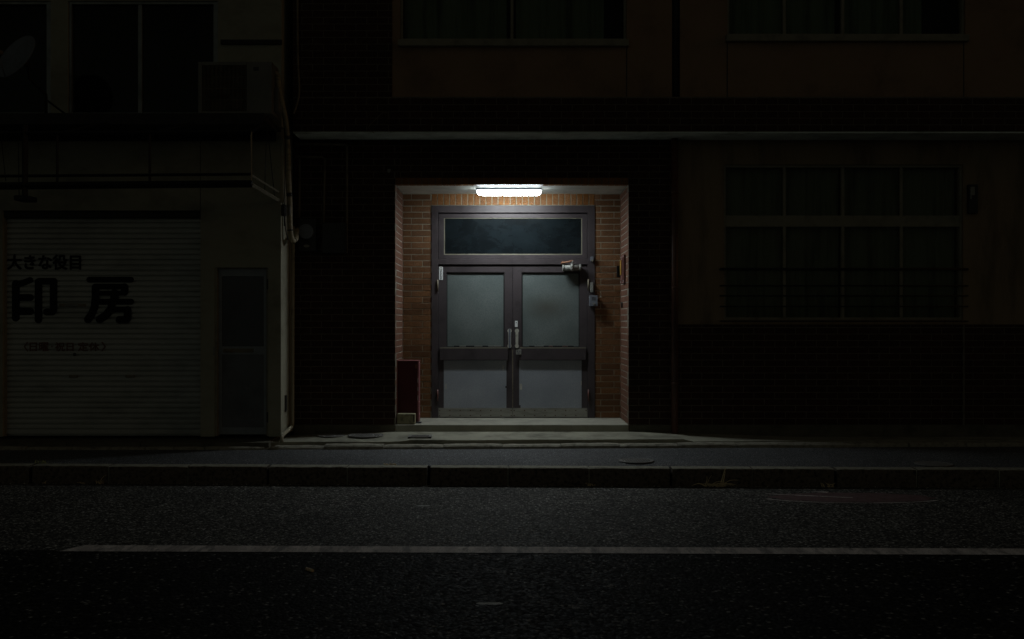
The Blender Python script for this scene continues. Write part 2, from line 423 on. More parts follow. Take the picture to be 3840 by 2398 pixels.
for i in range(NX):
    a = vs[i * (NY + 1)]; b = vs[(i + 1) * (NY + 1)]
    mb.face([(a[0], a[1] + .008, .222), (b[0], b[1] + .008, .222), (b[0], yb(b[0]) + .04, .222), (a[0], yb(a[0]) + .04, .222)])
struct(mb.build('gutter', 'ground'))
mb = MB()      # shop forecourt slab, a little mossy
x = -16.
for k in range(17):
    L_ = .80; xa = x; xb = min(x + L_ - .006, -2.604)
    if xb <= xa: break
    d = r3.uniform(-.006, .006)
    mb.mesh([(xa, 10.835 + d, .12), (xb, 10.835 + d, .12), (xb, 10.835 + d, .292), (xa, 10.835 + d, .292), (xa, 11.6, .345), (xb, 11.6, .345), (xa, 11.6, .12), (xb, 11.6, .12)],
            [(0, 1, 2, 3), (3, 2, 5, 4), (0, 3, 4, 6), (1, 7, 5, 2)])
    x += L_
struct(mb.build('shop_forecourt', 'base_concrete'))
# darker surface of the carriageway beyond the painted line
mb = MB(); r8 = random.Random(8)
ex = [-30 + .5 * i for i in range(121)]
for a, b in zip(ex[:-1], ex[1:]): mb.face([(a, -19.9, .0025), (b, -19.9, .0025), (b, 6.93 - .0165 * b, .0025), (a, 6.93 - .0165 * a, .0025)])
struct(mb.build('carriageway', 'lane'))
# lane line: a worn painted strip
mb = MB()
def yl(x, k): return (7.075 if k else 6.885) - .0165 * (x - 0)
xs = [X(225, 6.95) + .12 * i for i in range(0, 110)]
for a, b in zip(xs[:-1], xs[1:]):
    sk = .10 if a == xs[0] else 0
    r1 = [r3.uniform(-.006, .006) for _ in range(2)] if a != xs[0] else [0, 0]
    mb.face([(a, yl(a, 0), .0065), (b, yl(b, 0), .0065), (b, yl(b, 1), .0065), (a + sk, yl(a, 1), .0065)])
struct(mb.build('lane_line', 'line'))

# ================================================================== brick building
BB = thing('brick_building', (0, 12, .33), 'dark brick and tan plaster building with a lit recessed entrance', 'building')
YF, YD, YU = 11.57, 12.40, 11.16
XL, XR = -1.31, 1.40
XB0 = -2.49; XPIPE = 1.93
ZC = 3.204
mb = MB()       # street level facade
back = .12
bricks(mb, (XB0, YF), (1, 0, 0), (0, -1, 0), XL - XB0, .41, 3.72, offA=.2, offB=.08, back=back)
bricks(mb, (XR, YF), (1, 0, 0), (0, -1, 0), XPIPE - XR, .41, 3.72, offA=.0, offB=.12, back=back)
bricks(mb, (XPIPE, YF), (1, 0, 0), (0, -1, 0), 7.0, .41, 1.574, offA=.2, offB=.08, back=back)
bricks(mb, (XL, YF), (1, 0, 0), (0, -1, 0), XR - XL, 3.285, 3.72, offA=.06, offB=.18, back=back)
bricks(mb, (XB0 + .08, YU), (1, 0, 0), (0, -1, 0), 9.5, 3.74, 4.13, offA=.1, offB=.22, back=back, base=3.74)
bricks(mb, (XB0 + .08, YU), (1, 0, 0), (0, -1, 0), 1.11, 4.13, 7.2, offA=.1, offB=.22, back=back, base=3.74)
# soldier course over the opening: its undersides catch the lamp
w = .0765; n = int((XR - XL) / w); w = (XR - XL) / n
for k in range(n):
    a, b = XL + k * w + .004, XL + (k + 1) * w - .004
    dz = rnd.uniform(-.0012, .0012)
    mb.box(a, b, YF - .006 + rnd.uniform(-.001, .001), YF + .10, ZC - .003 + dz, 3.281, 2, bev=.003)
mb.box(XL, XR, YF, YF + .098, ZC + .0015, 3.283, 1)
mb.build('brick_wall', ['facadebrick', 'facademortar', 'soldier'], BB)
# entrance recess
mb = MB()
bricks(mb, (XL - .0065, YF + .002), (0, 1, 0), (1, 0, 0), YD - YF, .33, ZC, offA=.10, offB=.22, mi=2, mort=3, gap=.011, d=.0068, back=.09)
bricks(mb, (XR + .0065, YD), (0, -1, 0), (-1, 0, 0), YD - YF - .002, .33, ZC, offA=.10, offB=.22, mi=2, mort=3, gap=.011, d=.0068, back=.09)
xdl, xdr = X(1618, YD), X(2231, YD); zsold = Z(771, YD)
bricks(mb, (XL, YD), (1, 0, 0), (0, -1, 0), xdl - XL, .41, ZC, offA=X(1543, YD) - XL, offB=X(1585, YD) - XL, mi=0, back=back)
bricks(mb, (xdr, YD), (1, 0, 0), (0, -1, 0), XR - xdr, .41, ZC, offA=X(2252.7, YD) - xdr, offB=X(2302, YD) - xdr, mi=0, back=back)
w = .0757; n = int(round((xdr - xdl) / w)); w = (xdr - xdl) / n
for k in range(n):
    brick(mb, (0, YD, 0), (1, 0, 0), (0, 0, 1), (0, -1, 0), xdl + k * w + .0045, xdl + (k + 1) * w - .0045, zsold + .004, ZC - .004, mi=4)
mb.box(xdl, xdr, YD - .0008, YD + .12, zsold, ZC, 1)
mb.build('entrance_wall', ['brick', 'mortar', 'jambbrick', 'mortar_pale', 'soldier'], BB)
mb = MB(); mb.box(XL, XR, YF + .1, YD + .1, ZC, ZC + .05); mb.build('entrance_ceiling', 'ceiling', BB)
mb = MB(); mb.box(XL, XR, YF - .006, YD + .14, .25, .41, bev=.006); mb.build('entrance_step', 'concrete', BB)
mb = MB()
mb.box(XB0, XL - .006, YF - .008, YF + .2, .2, .408, bev=.004); mb.box(XR + .006, XPIPE + 7, YF - .008, YF + .2, .2, .408, bev=.004)
mb.build('plinth', 'base_concrete', BB)
# overhang soffit with drip edge
mb = MB(); mb.box(XB0 + .08, XPIPE + 7, YU + .003, YF + .3, 3.723, 3.76); mb.build('soffit', 'soffit', BB)
# plaster walls round the windows (upper storey and ground floor)
def wall_with_holes(mb, x0, x1, z0, z1, Y, t, holes, mi=0):
    """holes = [(xa, xb, za, zb)] left to right"""
    xs = x0
    for (a, b, c, d) in holes:
        if a > xs: mb.box(xs, a, Y, Y + t, z0, z1, mi)
        if c > z0: mb.box(a, b, Y, Y + t, z0, c, mi)
        if d < z1: mb.box(a, b, Y, Y + t, d, z1, mi)
        xs = b
    if xs < x1: mb.box(xs, x1, Y, Y + t, z0, z1, mi)
YS = YF + .02
lw = (X(2715, YS), X(3612, YS), Z(1200, YS), Z(618, YS))
mb = MB(); wall_with_holes(mb, XPIPE, XPIPE + 7, 1.576, 3.722, YS, .2, [lw]); mb.build('lower_plaster_wall', 'stucco_low', BB)
YT = YU + .012
ZTOP = 7.2
wa = (X(1500, YT), X(2350, YT), Z(152, YT), 6.15); wb = (X(2727, YT), X(3620, YT), Z(134, YT), 6.15)
XG0, XG1 = X(2520, YT), X(2550, YT)
mb = MB()
wall_with_holes(mb, XB0 + 1.19, XG0, 4.132, ZTOP, YT, .2, [wa]); wall_with_holes(mb, XG1, 9, 4.132, ZTOP, YT, .2, [wb])
mb.box(XG0, XG1, YT + .08, YT + .2, 4.132, ZTOP)
mb.build('upper_plaster_wall', 'stucco', BB)
mb = MB()
for px in (2350, 2727, 3614):
    mb = MB(); mb.box(X(px, YT) - .005, X(px, YT) + .005, YT - .002, YT + .01, 4.134, Z(158, YT)); mb.build('plaster_joint', 'ledge', BB)
mb = MB(); mb.box(X(3610, YF) , X(3616, YF), YF - .012, YF, .41, 1.57); mb.build('joint_strip', 'facademortar', BB)
# windows
def wavy(mb, x0, x1, z0, z1, Y, amp, seed, gap=None):
    r = random.Random(seed); n = int((x1 - x0) / .012); ph = 0; vs = []
    for i in range(n + 1):
        xx = x0 + (x1 - x0) * i / n; ph += .55 + .35 * math.sin(i * .13 + seed) + r.uniform(-.1, .1)
        for z in (z0, z1): vs.append((xx, Y + amp * math.sin(ph * (.6)), z))
    mb.mesh(vs, [(2 * i, 2 * i + 2, 2 * i + 3, 2 * i + 1) for i in range(n)], 0, True)
def window(rect, Y, cols, rows, frame_mat, cmat, parent, t=.028, sill=.0, curtains=(), bars=None):
    x0, x1, z0, z1 = rect; e = .0015
    f = MB()
    f.box(x0 + e, x1 - e, Y + .03, Y + .11, z0 + e, z0 + t); f.box(x0 + e, x1 - e, Y + .03, Y + .11, z1 - t, z1 - e)
    f.box(x0 + e, x0 + t, Y + .03, Y + .11, z0 + t, z1 - t); f.box(x1 - t, x1 - e, Y + .03, Y + .11, z0 + t, z1 - t)
    for c_ in cols: f.box(c_ - .017, c_ + .017, Y + .036, Y + .10, z0 + t, z1 - t, bev=.003)
    for (a, b) in rows: f.box(x0 + t, x1 - t, Y + .034, Y + .104, a, b, bev=.003)
    fo = f.build('window', frame_mat, parent)
    if sill: s_ = MB(); s_.box(x0 - .02, x1 + .02, Y - .06, Y + .03, z0 - .075, z0 - .002, bev=.006); s_.build('sill', 'alu_dim', fo)
    edges = [x0 + t] + list(cols) + [x1 - t]
    zed = [z0 + t] + [q for r_ in rows for q in r_] + [z1 - t]
    for i in range(len(edges) - 1):
        for j in range(0, len(zed), 2):
            g = MB(); g.box(edges[i] + .016, edges[i + 1] - .016, Y + .066 + .012 * (i % 2), Y + .070 + .012 * (i % 2), zed[j], zed[j + 1]); g.build('pane', 'glass', fo)
    for k, (a, b, sd) in enumerate(curtains):
        c_ = MB(); wavy(c_, a, b, z0 + .01, z1, Y + .17, .018, sd); c_.build('curtain', cmat, fo)
    if bars:
        for (py, r_) in bars:
            b_ = MB(); zz = Z(py, Y - .06); b_.tube([(x0 - .05, Y - .06, zz), (x1 + .03, Y - .06, zz)], r_, 8)
            for xx in (x0 - .045, x1 + .025): b_.tube([(xx, Y - .06, zz), (xx, Y + .01, zz)], r_ * .9, 6)
            b_.build('guard_bar', 'ironbar', fo)
    return fo
W1 = window(lw, YS, [X(2945, YS), X(3165, YS), X(3385, YS)], [(Z(850, YS), Z(808, YS))], 'alu_dim', 'curtain', BB,
            curtains=[(lw[0] + .03, X(3160, YS), 3), (X(3180, YS), lw[1] - .03, 8)],
            bars=[(1010, .015), (1072, .008), (1110, .008), (1150, .008), (1205, .008)])
window(wa, YT, [X(1920, YT)], [], 'alu_dim', 'curtain_up', BB, sill=1, curtains=[(wa[0] + .03, X(1900, YT), 11), (X(1935, YT), X(2270, YT), 14)])
window(wb, YT, [X(2945, YT), X(3165, YT), X(3385, YT)], [], 'alu_dim', 'curtain_up', BB, sill=1, curtains=[(wb[0] + .03, X(3150, YT), 5), (X(3180, YT), X(3480, YT), 6)])
# dark rooms, roof and sides behind the facade
mb = MB()
mb.box(XB0, 9, 17.9, 18, .2, 7.2); mb.box(XB0, XB0 + .1, YF + .2, 17.9, .2, 7.2); mb.box(8.9, 9, YF + .3, 17.9, .2, 7.2)
mb.box(XB0 + .1, 8.9, YF + .9, 17.9, 3.73, 3.8)
mb.box(XPIPE, 8.93, YS + .9, YS + 1.0, .3, 3.72); mb.box(XB0 + .1, 8.93, YT + .9, YT + 1, 3.8, 7.19)
mb.box(XB0 + .11, XPIPE - .01, YD + .5, YD + .6, .3, 3.71)
mb.build('inner_wall', 'interior', BB)
mb = MB(); mb.box(XB0 + .05, 9.05, YU - .05, 18.05, 7.2, 7.4); mb.build('roof', 'base_concrete', BB)

# ---- double door with transom
fr = MB()
YP = YD - .012
xi0, xi1 = X(1643, YP), X(2204, YP)
fr.box(X(1618, YP), xi0, YP, YP + .12, .41, Z(771, YP), bev=.003); fr.box(xi1, X(2231, YP), YP, YP + .12, .41, Z(771, YP), bev=.003)
fr.box(xi0, xi1, YP, YP + .12, Z(798, YP), Z(771, YP), bev=.002)
fr.box(xi0, xi1, YP, YP + .12, Z(992, YP), Z(972, YP), bev=.002)
fr.box(xi0, xi1, YP + .10, YP + .12, .413, Z(798, YP) , 1)
DF = fr.build('door_frame', ['doorpaint', 'gasket'], BB)
ts = MB(); yt = YP + .022
def ring(mb, ox0, oy0, ox1, oy1, ix0, iy0, ix1, iy1, Y, d, mi=0, bev=.002):
    mb.pbox(ox0, oy0, ox1, iy0, Y, d, mi, bev); mb.pbox(ox0, iy1, ox1, oy1, Y, d, mi, bev)
    mb.pbox(ox0, iy0, ix0, iy1, Y, d, mi, bev); mb.pbox(ix1, iy0, ox1, iy1, Y, d, mi, bev)
ring(ts, 1645, 803, 2202, 971.5, 1665, 818, 2183, 956, yt, .05)
T = ts.build('transom_window', 'doorpaint', BB)
g = MB(); g.pbox(1664, 817, 2184, 957, yt + .022, .006); g.build('pane', 'dusty', T)
g = MB(); ring(g, 1665, 818, 2183, 956, 1668, 820.5, 2180, 953, yt + .008, .012, 0, 0); g.build('glazing_bead', 'alu_dim', T)
def leaf(x0, x1, gx0, gx1, lx0, lx1, side):
    y = YP + .018; d = .045
    L = MB()
    # stiles, top rail; glass openings above and below the mid rail
    L.pbox(x0, 997, gx0, 1566, y, d, 0, .002); L.pbox(gx1, 997, x1, 1566, y, d, 0, .002)
    L.pbox(gx0, 997, gx1, 1022, y, d, 0, .002); L.pbox(gx0, 1303, gx1, 1357, y + .004, d - .004, 0)
    L.pbox(gx0, 1530, gx1, 1564, y + .004, d - .004, 0)
    lf = L.build('door_leaf', 'doorpaint', BB)
    gk = MB(); ring(gk, gx0, 1022, gx1, 1303, gx0 + 4, 1026, gx1 - 4, 1300, y + .012, .02, 0, 0); gk.build('gasket', 'gasket', lf)
    gl = MB(); gl.pbox(gx0 + 2, 1024, gx1 - 2, 1301, y + .02, .006); gl.build('upper_pane', 'frost', lf)
    gs = MB(); sg = random.Random(3 + side); xx = gx0 + 28
    while xx < gx1 - 30:
        ww = sg.uniform(14, 40); gs.pbox(xx, 1297.5, xx + ww, 1301.8, y + .017, .002, sg.choice([0, 0, 1, 2])); xx += ww + 1
    gs.build('bottom_gap', ['black', 'signbrown', 'steel'], lf)
    gl = MB(); gl.pbox(lx0, 1352, lx1, 1534, y - .004, .006, 0, .001)
    for (qa, qb, qc, qd) in (((1885, 1371, 1888, 1391), (1670, 1441, 1674, 1460), (1895, 1448, 1899, 1456)) if side == 0 else ((1949, 1440, 1958, 1462), (1947, 1520, 1952, 1533), (2178, 1430, 2181, 1446))):
        gl.pbox(qa, qb, qc, qd, y - .0052, .001, 1 if qb < 1445 else 2)
    gl.build('lower_panel', ['film', 'mortar_pale', 'doorpaint'], lf)
    mr = MB(); mr.pbox(1649 if side == 0 else 1948, 1307, 1905 if side == 0 else 2198, 1351, y - .035, .035, 0, .003); mr.pbox(1649 if side == 0 else 1948, 1304.5, 1905 if side == 0 else 2198, 1306.8, y - .036, .034, 1); mr.build('push_bar', ['doorpaint', 'alu_dim'], lf)
    kp = MB(); kp.pbox(x0, 1531, x1, 1564.5, y - .006, .006, 0, .0012)
    n = 8
    for k in range(n):
        for py in (1540, 1559):
            px = x0 + 5 + (x1 - x0 - 10) * k / (n - 1)
            if side == 1 and py == 1559 and k == 7: continue
            kp.disc(at(px, py, y - .006), .0075, (0, -1, 0), .003, 8, 1)
    kp.build('kick_plate', ['steel', 'rivet'], lf)
    # pull handle
    hx = 1911 if side == 0 else 1938.5; h = MB(); yh = y - .05
    a, b = at(hx, 1234, yh), at(hx, 1306, yh)
    h.box(a.x - .0125, a.x + .0125, yh, yh + .012, b.z, a.z, 0 if side else 1, .003)
    h.box(a.x - .017, a.x - .0125, yh - .002, yh + .014, b.z, a.z, 0, .001); h.box(a.x + .0125, a.x + .017, yh - .002, yh + .014, b.z, a.z, 0, .001)
    for q, s_ in ((a, 1), (b, -1)):
        h.tube([q + Vector((0, .006, -.03 * s_)), Vector((q.x, y, q.z - .03 * s_))], .009, 10)
        h.disc((q.x, y + .001, q.z - .025 * s_), .026, (0, -1, 0), .008, 20)
    h.build('pull_handle', ['chrome', 'keypad'], lf)
    # hinges
    for (pa, pb) in ((1050, 1092), (1462, 1505)):
        if side == 1 and pa == 1050: pa, pb = 1047, 1090
        hg = MB(); px = 1641.5 if side == 0 else 2206.5
        hg.tube([at(px, pa, YP - .012), at(px, pb, YP - .012)], .009, 10); hg.build('hinge', 'signbrown' if pa > 1400 else 'conduit', lf)
    return lf
LF = leaf(1644, 1922, 1674, 1892, 1664, 1899, 0)
RG = leaf(1923.2, 2203, 1956, 2174, 1947, 2181, 1)
ml = MB(); ml.pbox(1921, 1312, 1924.2, 1530, YP + .0165, .003); ml.build('meeting_strip', 'conduit', RG)
# lock plate and small white sensor on the right leaf
lk = MB(); lk.pbox(1935, 1310.5, 1955, 1330.5, YP - .026, .01, 0, .003)
for px in (1940, 1949): lk.disc(at(px, 1318, YP - .026), .006, (0, -1, 0), .003, 10, 1)
lk.pbox(1940, 1324, 1949, 1326, YP - .027, .003, 1)
lk.build('lock_plate', ['closer', 'ink'], RG)
st = MB(); st.pbox(1931, 1204, 1941.3, 1227, YP + .008, .010, 0, .001); st.disc(at(1936, 1211, YP + .008), .006, (0, -1, 0), .0015, 12, 1)
st.build('white_lock_cover', ['white', 'ink'], RG)
# notice sticker on the left leaf, upright line of characters
sk = MB(); sk.pbox(1646.2, 1001, 1660.8, 1050.5, YP + .014, .004, 0, .001)
r5 = random.Random(2)
yy = 1015
for k in range(5):
    for q in range(5):
        a = 1650 + r5.uniform(0, 2.5); sk.pbox(a, yy + q * 1.2, a + r5.uniform(2.5, 5), yy + q * 1.2 + .7, YP + .0125, .0015, 1)
    sk.pbox(1652.6, yy - .3, 1653.6, yy + 5.4, YP + .0122, .0012, 1)
    yy += 7
ring(sk, 1649, 1004, 1658, 1013, 1650, 1005, 1657, 1012, YP + .0125, .0015, 2, 0)
sk.build('notice_sticker', ['white', 'ink', 'conduit'], LF)
# door closer
dc = MB(); yc = YP - .055
dc.tube([at(2112, 1006, yc + .02), at(2176, 1003.5, yc + .02)], .036, 16, 0)
dc.tube([at(2109, 1006, yc + .02), at(2116, 1006, yc + .02)], .041, 16, 0); dc.tube([at(2172, 1003.5, yc + .02), at(2179, 1003.5, yc + .02)], .039, 16, 0)
bmx = bmesh.new(); bmesh.ops.create_uvsphere(bmx, u_segments=16, v_segments=10, radius=1)
c0 = at(2145, 1003, yc); 
for v_ in bmx.verts: v_.co = Vector((c0.x + v_.co.x * .026, yc + v_.co.y * .035, c0.z + v_.co.z * .052))
dc.add_bm(bmx, 0, True)
dc.tube([at(2145, 990, yc), at(2148, 978, yc - .01)], .011, 10, 0)
dc.tube([at(2106, 987, yc + .03), at(2130, 983, yc + .0), at(2150, 978.5, yc - .01)], .010, 8, 1)
dc.tube([at(2106, 987, yc + .03), at(2112, 984, YP)], .014, 8, 1)
dc.box(X(2110, yc), X(2178, yc), yc + .04, YP + .018, Z(1012, yc), Z(998, yc), 0)
dc.build('door_closer', ['closer', 'rustarm'], RG)
# small fittings on the frame
s1 = MB(); s1.pbox(2215, 963, 2226, 981, YP - .03, .03, 0, .004); s1.pbox(2217, 975, 2224, 979, YP - .032, .003, 1); s1.build('door_contact', ['keypad', 'conduit'], DF)
s2 = MB(); s2.pbox(2214, 1060, 2225, 1097, YP - .028, .028, 0, .006); s2.build('door_sensor', 'closer', DF)

# ---- separate things in the entrance
k = MB(); k.pbox(2211, 1109, 2241.5, 1149, YP - .062, .055, 0, .004)
KP = thing('door_phone', (X(2226, YP), YP, Z(1149, YP)), 'grey box with a round button beside the right door leaf', 'door phone')
k.build('case', 'keypad', KP)
k = MB(); c0 = at(2227, 1139, YP - .062); k.disc(c0, .014, (0, -1, 0), .014, 20); k.build('button', 'closer', KP)
k = MB()
for j in range(4): k.pbox(2219, 1116 + j * 3.2, 2234, 1117.4 + j * 3.2, YP - .063, .002)
k.build('speaker_grille', 'gasket', KP)
# plaque on right reveal
PL = thing('wall_plaque', (XR, 11.9, Z(1068, 11.8)), 'brown framed plaque with a yellow strip on the right brick reveal', 'plaque')
def yat(px, x): return x * F / (px - CX)
xw = XR - .004
ya, ybk = 11.83, 12.13
zt, zb_ = Z(955, ya), Z(1062, ya)
p_ = MB(); p_.box(xw - .022, xw, ya, ybk, zb_, zt, 0, .003); p_.box(xw - .032, xw - .021, ya + .035, ybk - .035, zb_ + .035, zt - .035, 0, .002)
p_.build('plate', 'signbrown', PL)
p_ = MB(); p_.box(xw - .048, xw - .033, ya + .10, ya + .15, zb_ + .1, zt - .06, 0, .002); p_.build('yellow_strip', 'signyellow', PL)
p_ = MB(); p_.box(xw - .075, xw - .033, ybk - .07, ybk - .02, zb_ + .08, zt - .12, 0, .004); p_.build('black_holder', 'black', PL)
for (yy_, zz_) in ((ya + .02, zt - .02), (ybk - .02, zt - .02), (ya + .02, zb_ + .02), (ybk - .02, zb_ + .02)):
    p_ = MB(); p_.disc((xw - .022, yy_, zz_), .009, (-1, 0, 0), .005, 12); p_.build('screw', 'white', PL)
o = MB(); yq = yat(2334, xw); o.box(xw - .014, xw, yq - .02, yq + .03, Z(1155, yq), Z(1135, yq), 0, .003); o.box(xw - .016, xw, yq - .01, yq + .02, Z(1139, yq), Z(1133, yq), 1, .002)
tag(root_at_base(o.build('small_socket', ['black', 'closer'])), 'tiny black socket below the plaque on the right reveal', 'socket')
# bracket stub high on the facade
o = MB(); o.pbox(1452, 634, 1465, 643, YF - .03, .025, 0, .004); o.pbox(1454, 642, 1462, 648, YF - .022, .016, 0)
tag(root_at_base(o.build('wall_hook', 'closer')), 'small pale clip on the dark bricks up left of the entrance', 'clip')
# red sign box
SB = thing('sign_box', (X(1530, 11.75), 11.85, .41), 'dark red upright sign box against the left entrance jamb', 'sign')
yb0 = 11.76; th = .15
x0_, x1_ = X(1492, yb0), X(1564, yb0)
ang = R(-4)
b = MB(); b.box(x0_, x1_, yb0, yb0 + th, .428, Z(1357, yb0), 0, .003); b.build('panel', 'redpaint', SB)
b = MB(); b.box(x1_ + .001, x1_ + .022, yb0 - .012, yb0 + th + .004, .428, Z(1355.5, yb0), 0, .003); b.box(x0_ - .012, x0_ - .001, yb0 - .012, yb0 + th + .004, .428, Z(1355.5, yb0), 0, .003)
b.box(x0_ - .012, x1_ + .022, yb0 - .012, yb0 + th + .004, Z(1355, yb0) + .001, Z(1352.5, yb0), 0, .002)
b.build('frame', 'rededge_lit', SB)
for (pa, pb) in ((1419, 1436), (1452, 1466), (1483, 1502)):
    b = MB(); b.box(x1_ + .008, x1_ + .013, yb0 - .0135, yb0 - .0125, Z(pb, yb0), Z(pa, yb0))
    b.build('white_lettering', 'white', SB)
b = MB(); b.box(x1_ - .022, x1_ - .004, yb0 - .0015, yb0, Z(1382, yb0), Z(1367, yb0)); b.build('orange_tag', 'rustarm', SB)
b = MB(); b.box(x1_ - .02, x1_ + .05, yb0 - .04, yb0 + .06, .4105, .427, 0, .004); b.build('foot', 'rubber', SB); b = MB(); b.box(x0_ - .01, x0_ + .04, yb0 - .02, yb0 + .06, .4105, .427, 0, .004); b.build('foot', 'rubber', SB)
# concrete block standing before the sign
o = MB(); o.box(X(1489, 11.62), X(1557, 11.62), 11.605, 11.605 + .10, .4105, .535, 0, .010)
o.box(X(1549, 11.6), X(1554, 11.6), 11.601, 11.62, .44, .52, 1)
tag(root_at_base(o.build('concrete_block', ['block', 'base_concrete'])), 'mossy concrete block on the step in front of the red sign box', 'block')
# ---- ceiling lamp
LP = thing('ceiling_light', (X(1909, 11.86), 11.86, ZC), 'lit long white ceiling lamp over the entrance doors', 'lamp')
def srect(cx, cy, z, hx, hy, rad, n=8):
    out = []
    for q, (sx, sy) in enumerate(((1, 1), (-1, 1), (-1, -1), (1, -1))):
        for k_ in range(n + 1):
            a = math.pi / 2 * q + math.pi / 2 * k_ / n
            out.append(Vector((cx + sx * (hx - rad) + rad * math.cos(a), cy + sy * (hy - rad) + rad * math.sin(a), z)))
    return out
def loft(mb, loops, mi=0, close=(True, True)):
    n = len(loops[0]); vs = [v for l in loops for v in l]
    fs = [(k_ * n + j, k_ * n + (j + 1) % n, (k_ + 1) * n + (j + 1) % n, (k_ + 1) * n + j) for k_ in range(len(loops) - 1) for j in range(n)]
    if close[0]: fs.append(tuple(range(n)))
    if close[1]: fs.append(tuple((len(loops) - 1) * n + j for j in range(n)))
    mb.mesh(vs, fs, mi, True)
lx, ly = X(1909, 11.85), 11.91
def bow(l, cx, hx, amt):   # belly: long side bows outward in the middle and downward
    out = []
    for v_ in l:
        t = max(0, 1 - ((v_.x - cx) / hx) ** 2); out.append(Vector((v_.x, v_.y + (-amt if v_.y < ly else amt) * t, v_.z)))
    return out
HX = .385
b = MB(); loft(b, [bow(srect(lx, ly, ZC - .0005, HX + .004, .066, .02), lx, HX, .022), bow(srect(lx, ly, ZC - .020, HX + .004, .066, .02), lx, HX, .022), bow(srect(lx, ly, ZC - .028, HX + .002, .064, .02), lx, HX, .022)])
b.build('housing', 'keypad', LP)
b = MB(); ls = []
for dz, s_ in ((.0285, .0), (.036, .002), (.052, -.004), (.066, -.014), (.076, -.030), (.080, -.046)):
    l = bow(srect(lx, ly, ZC - dz, HX + s_, .066 + s_, .028), lx, HX, .022)
    l = [Vector((v_.x, v_.y, v_.z - (.007 * max(0, 1 - ((v_.x - lx) / HX) ** 2) if dz > .05 else 0))) for v_ in l]
    ls.append(l)
loft(b, ls[:4], 1, (True, False)); loft(b, ls[3:], 0, (False, True)); b.build('diffuser', ['lit', 'litside'], LP)

# ---- downpipe right of the entrance
DP = thing('downpipe', (X(2530, 11.48), 11.48, .28), 'reddish brown downpipe on the brick wall right of the entrance', 'downpipe')
b = MB(); xp = X(2530, 11.49); b.tube([(xp, 11.49, .27), (xp, 11.49, 3.72)], .040, 16); b.build('pipe', 'downpipe', DP)
for zz in (.9, 2.0, 3.1):
    b = MB(); b.tube([(xp, 11.49, zz - .015), (xp, 11.49, zz + .015)], .0445, 16); b.box(xp - .01, xp + .01, 11.49, YF, zz - .01, zz + .01); b.build('bracket', 'downpipe', DP)
b = MB(); b.tube([(X(2534, YT + .04), YT + .038, 4.15), (X(2534, YT + .04), YT + .038, 7.19)], .036, 14)
tag(root_at_base(b.build('downpipe', 'boxdark')), 'dark vertical pipe in a groove between the two upper windows', 'downpipe')
# wall unit right of the lower window
WU = thing('wall_lamp_box', (X(3652, YS), YS, Z(800, YS)), 'small dark unit with a pale cover right of the barred window', 'wall unit')
b = MB(); b.pbox(3634, 692, 3668, 800, YS - .06, .06, 0, .006); b.build('case', 'boxdark', WU)
b = MB(); b.pbox(3640, 701, 3656, 733, YS - .075, .015, 0, .004); b.pbox(3640, 734, 3644, 747, YS - .07, .01, 0); b.build('cover', 'meterface', WU)
# thin cable on the fascia
b = MB(); b.tube(bez([at(1452, 424, YU - .01), at(1432, 426, YU - .012), at(1405, 452, YU - .012), at(1385, 472, YU - .014), at(1386, 486, YU - .014), at(1404, 500, YU - .012)], 6), .003, 6)
tag(root_at_base(b.build('loose_cable', 'conduit')), 'thin loose cable curling on the brick band above the soffit', 'cable')
# conduits and meters on the dark wall at left
def cable_thing(name, pts, r, mat, label, cat, group=None, n=8, elbow=True):
    b = MB(); b.tube(bez(pts, 8) if elbow else pts, r, n)
    return tag(root_at_base(b.build(name, mat)), label, cat, group)
yc = YF - .03
def bent(p):  # rounded corner polyline
    out = [Vector(p[0])]
    for a, b_, c in zip(p[:-2], p[1:-1], p[2:]):
        a, b_, c = Vector(a), Vector(b_), Vector(c); r = min(.05, (a - b_).length / 2, (c - b_).length / 2)
        s_ = b_ + (a - b_).normalized() * r; e_ = b_ + (c - b_).normalized() * r
        for t in (0, .25, .5, .75, 1): out.append(s_ * (1 - t) ** 2 + b_ * 2 * t * (1 - t) + e_ * t * t)
    out.append(Vector(p[-1])); return out
GR = 'thin conduits on the dark brick wall'
cable_thing('conduit', bent([at(1108, 540, yc), at(1302, 543, yc), at(1300, 950, yc)]), .014, 'conduit', 'tallest bent conduit, farthest right on the dark brick wall', 'conduit', GR, elbow=False)
cable_thing('conduit', bent([at(1106, 588, yc), at(1219, 591, yc), at(1214, 835, yc)]), .013, 'conduit', 'middle bent conduit running down to the meter box', 'conduit', GR, elbow=False)
cable_thing('conduit', [at(1124, 596, yc), at(1122, 818, yc)], .014, 'conduit', 'short straight conduit nearest the cream hose, above the round meter', 'conduit', GR, elbow=False)
MT = thing('electric_meter', (X(1150, 11.5), 11.5, Z(940, 11.5)), 'dark meter with a round window beside the hose bend', 'meter')
b = MB(); b.pbox(1118, 820, 1185, 942, YF - .09, .085, 0, .012); b.build('case', 'boxdark', MT)
b = MB(); b.disc(at(1150, 870, YF - .09), .085, (0, -1, 0), .05, 28, 0); b.build('dial_cover', 'keypad', MT)
b = MB(); b.disc(at(1150, 925, YF - .09), .034, (0, -1, .3), .02, 20, 0, .016); b.build('pale_label', 'meterface', MT)
b = MB(); b.pbox(1208, 836, 1298, 950, YF - .11, .105, 0, .008); b.box(X(1290, 11.45), X(1294, 11.45), YF - .112, YF - .10, Z(945, 11.45), Z(840, 11.45), 1)
tag(root_at_base(b.build('meter_box', ['boxdark', 'ledge'])), 'plain dark cabinet on the brick wall between two conduits', 'cabinet')
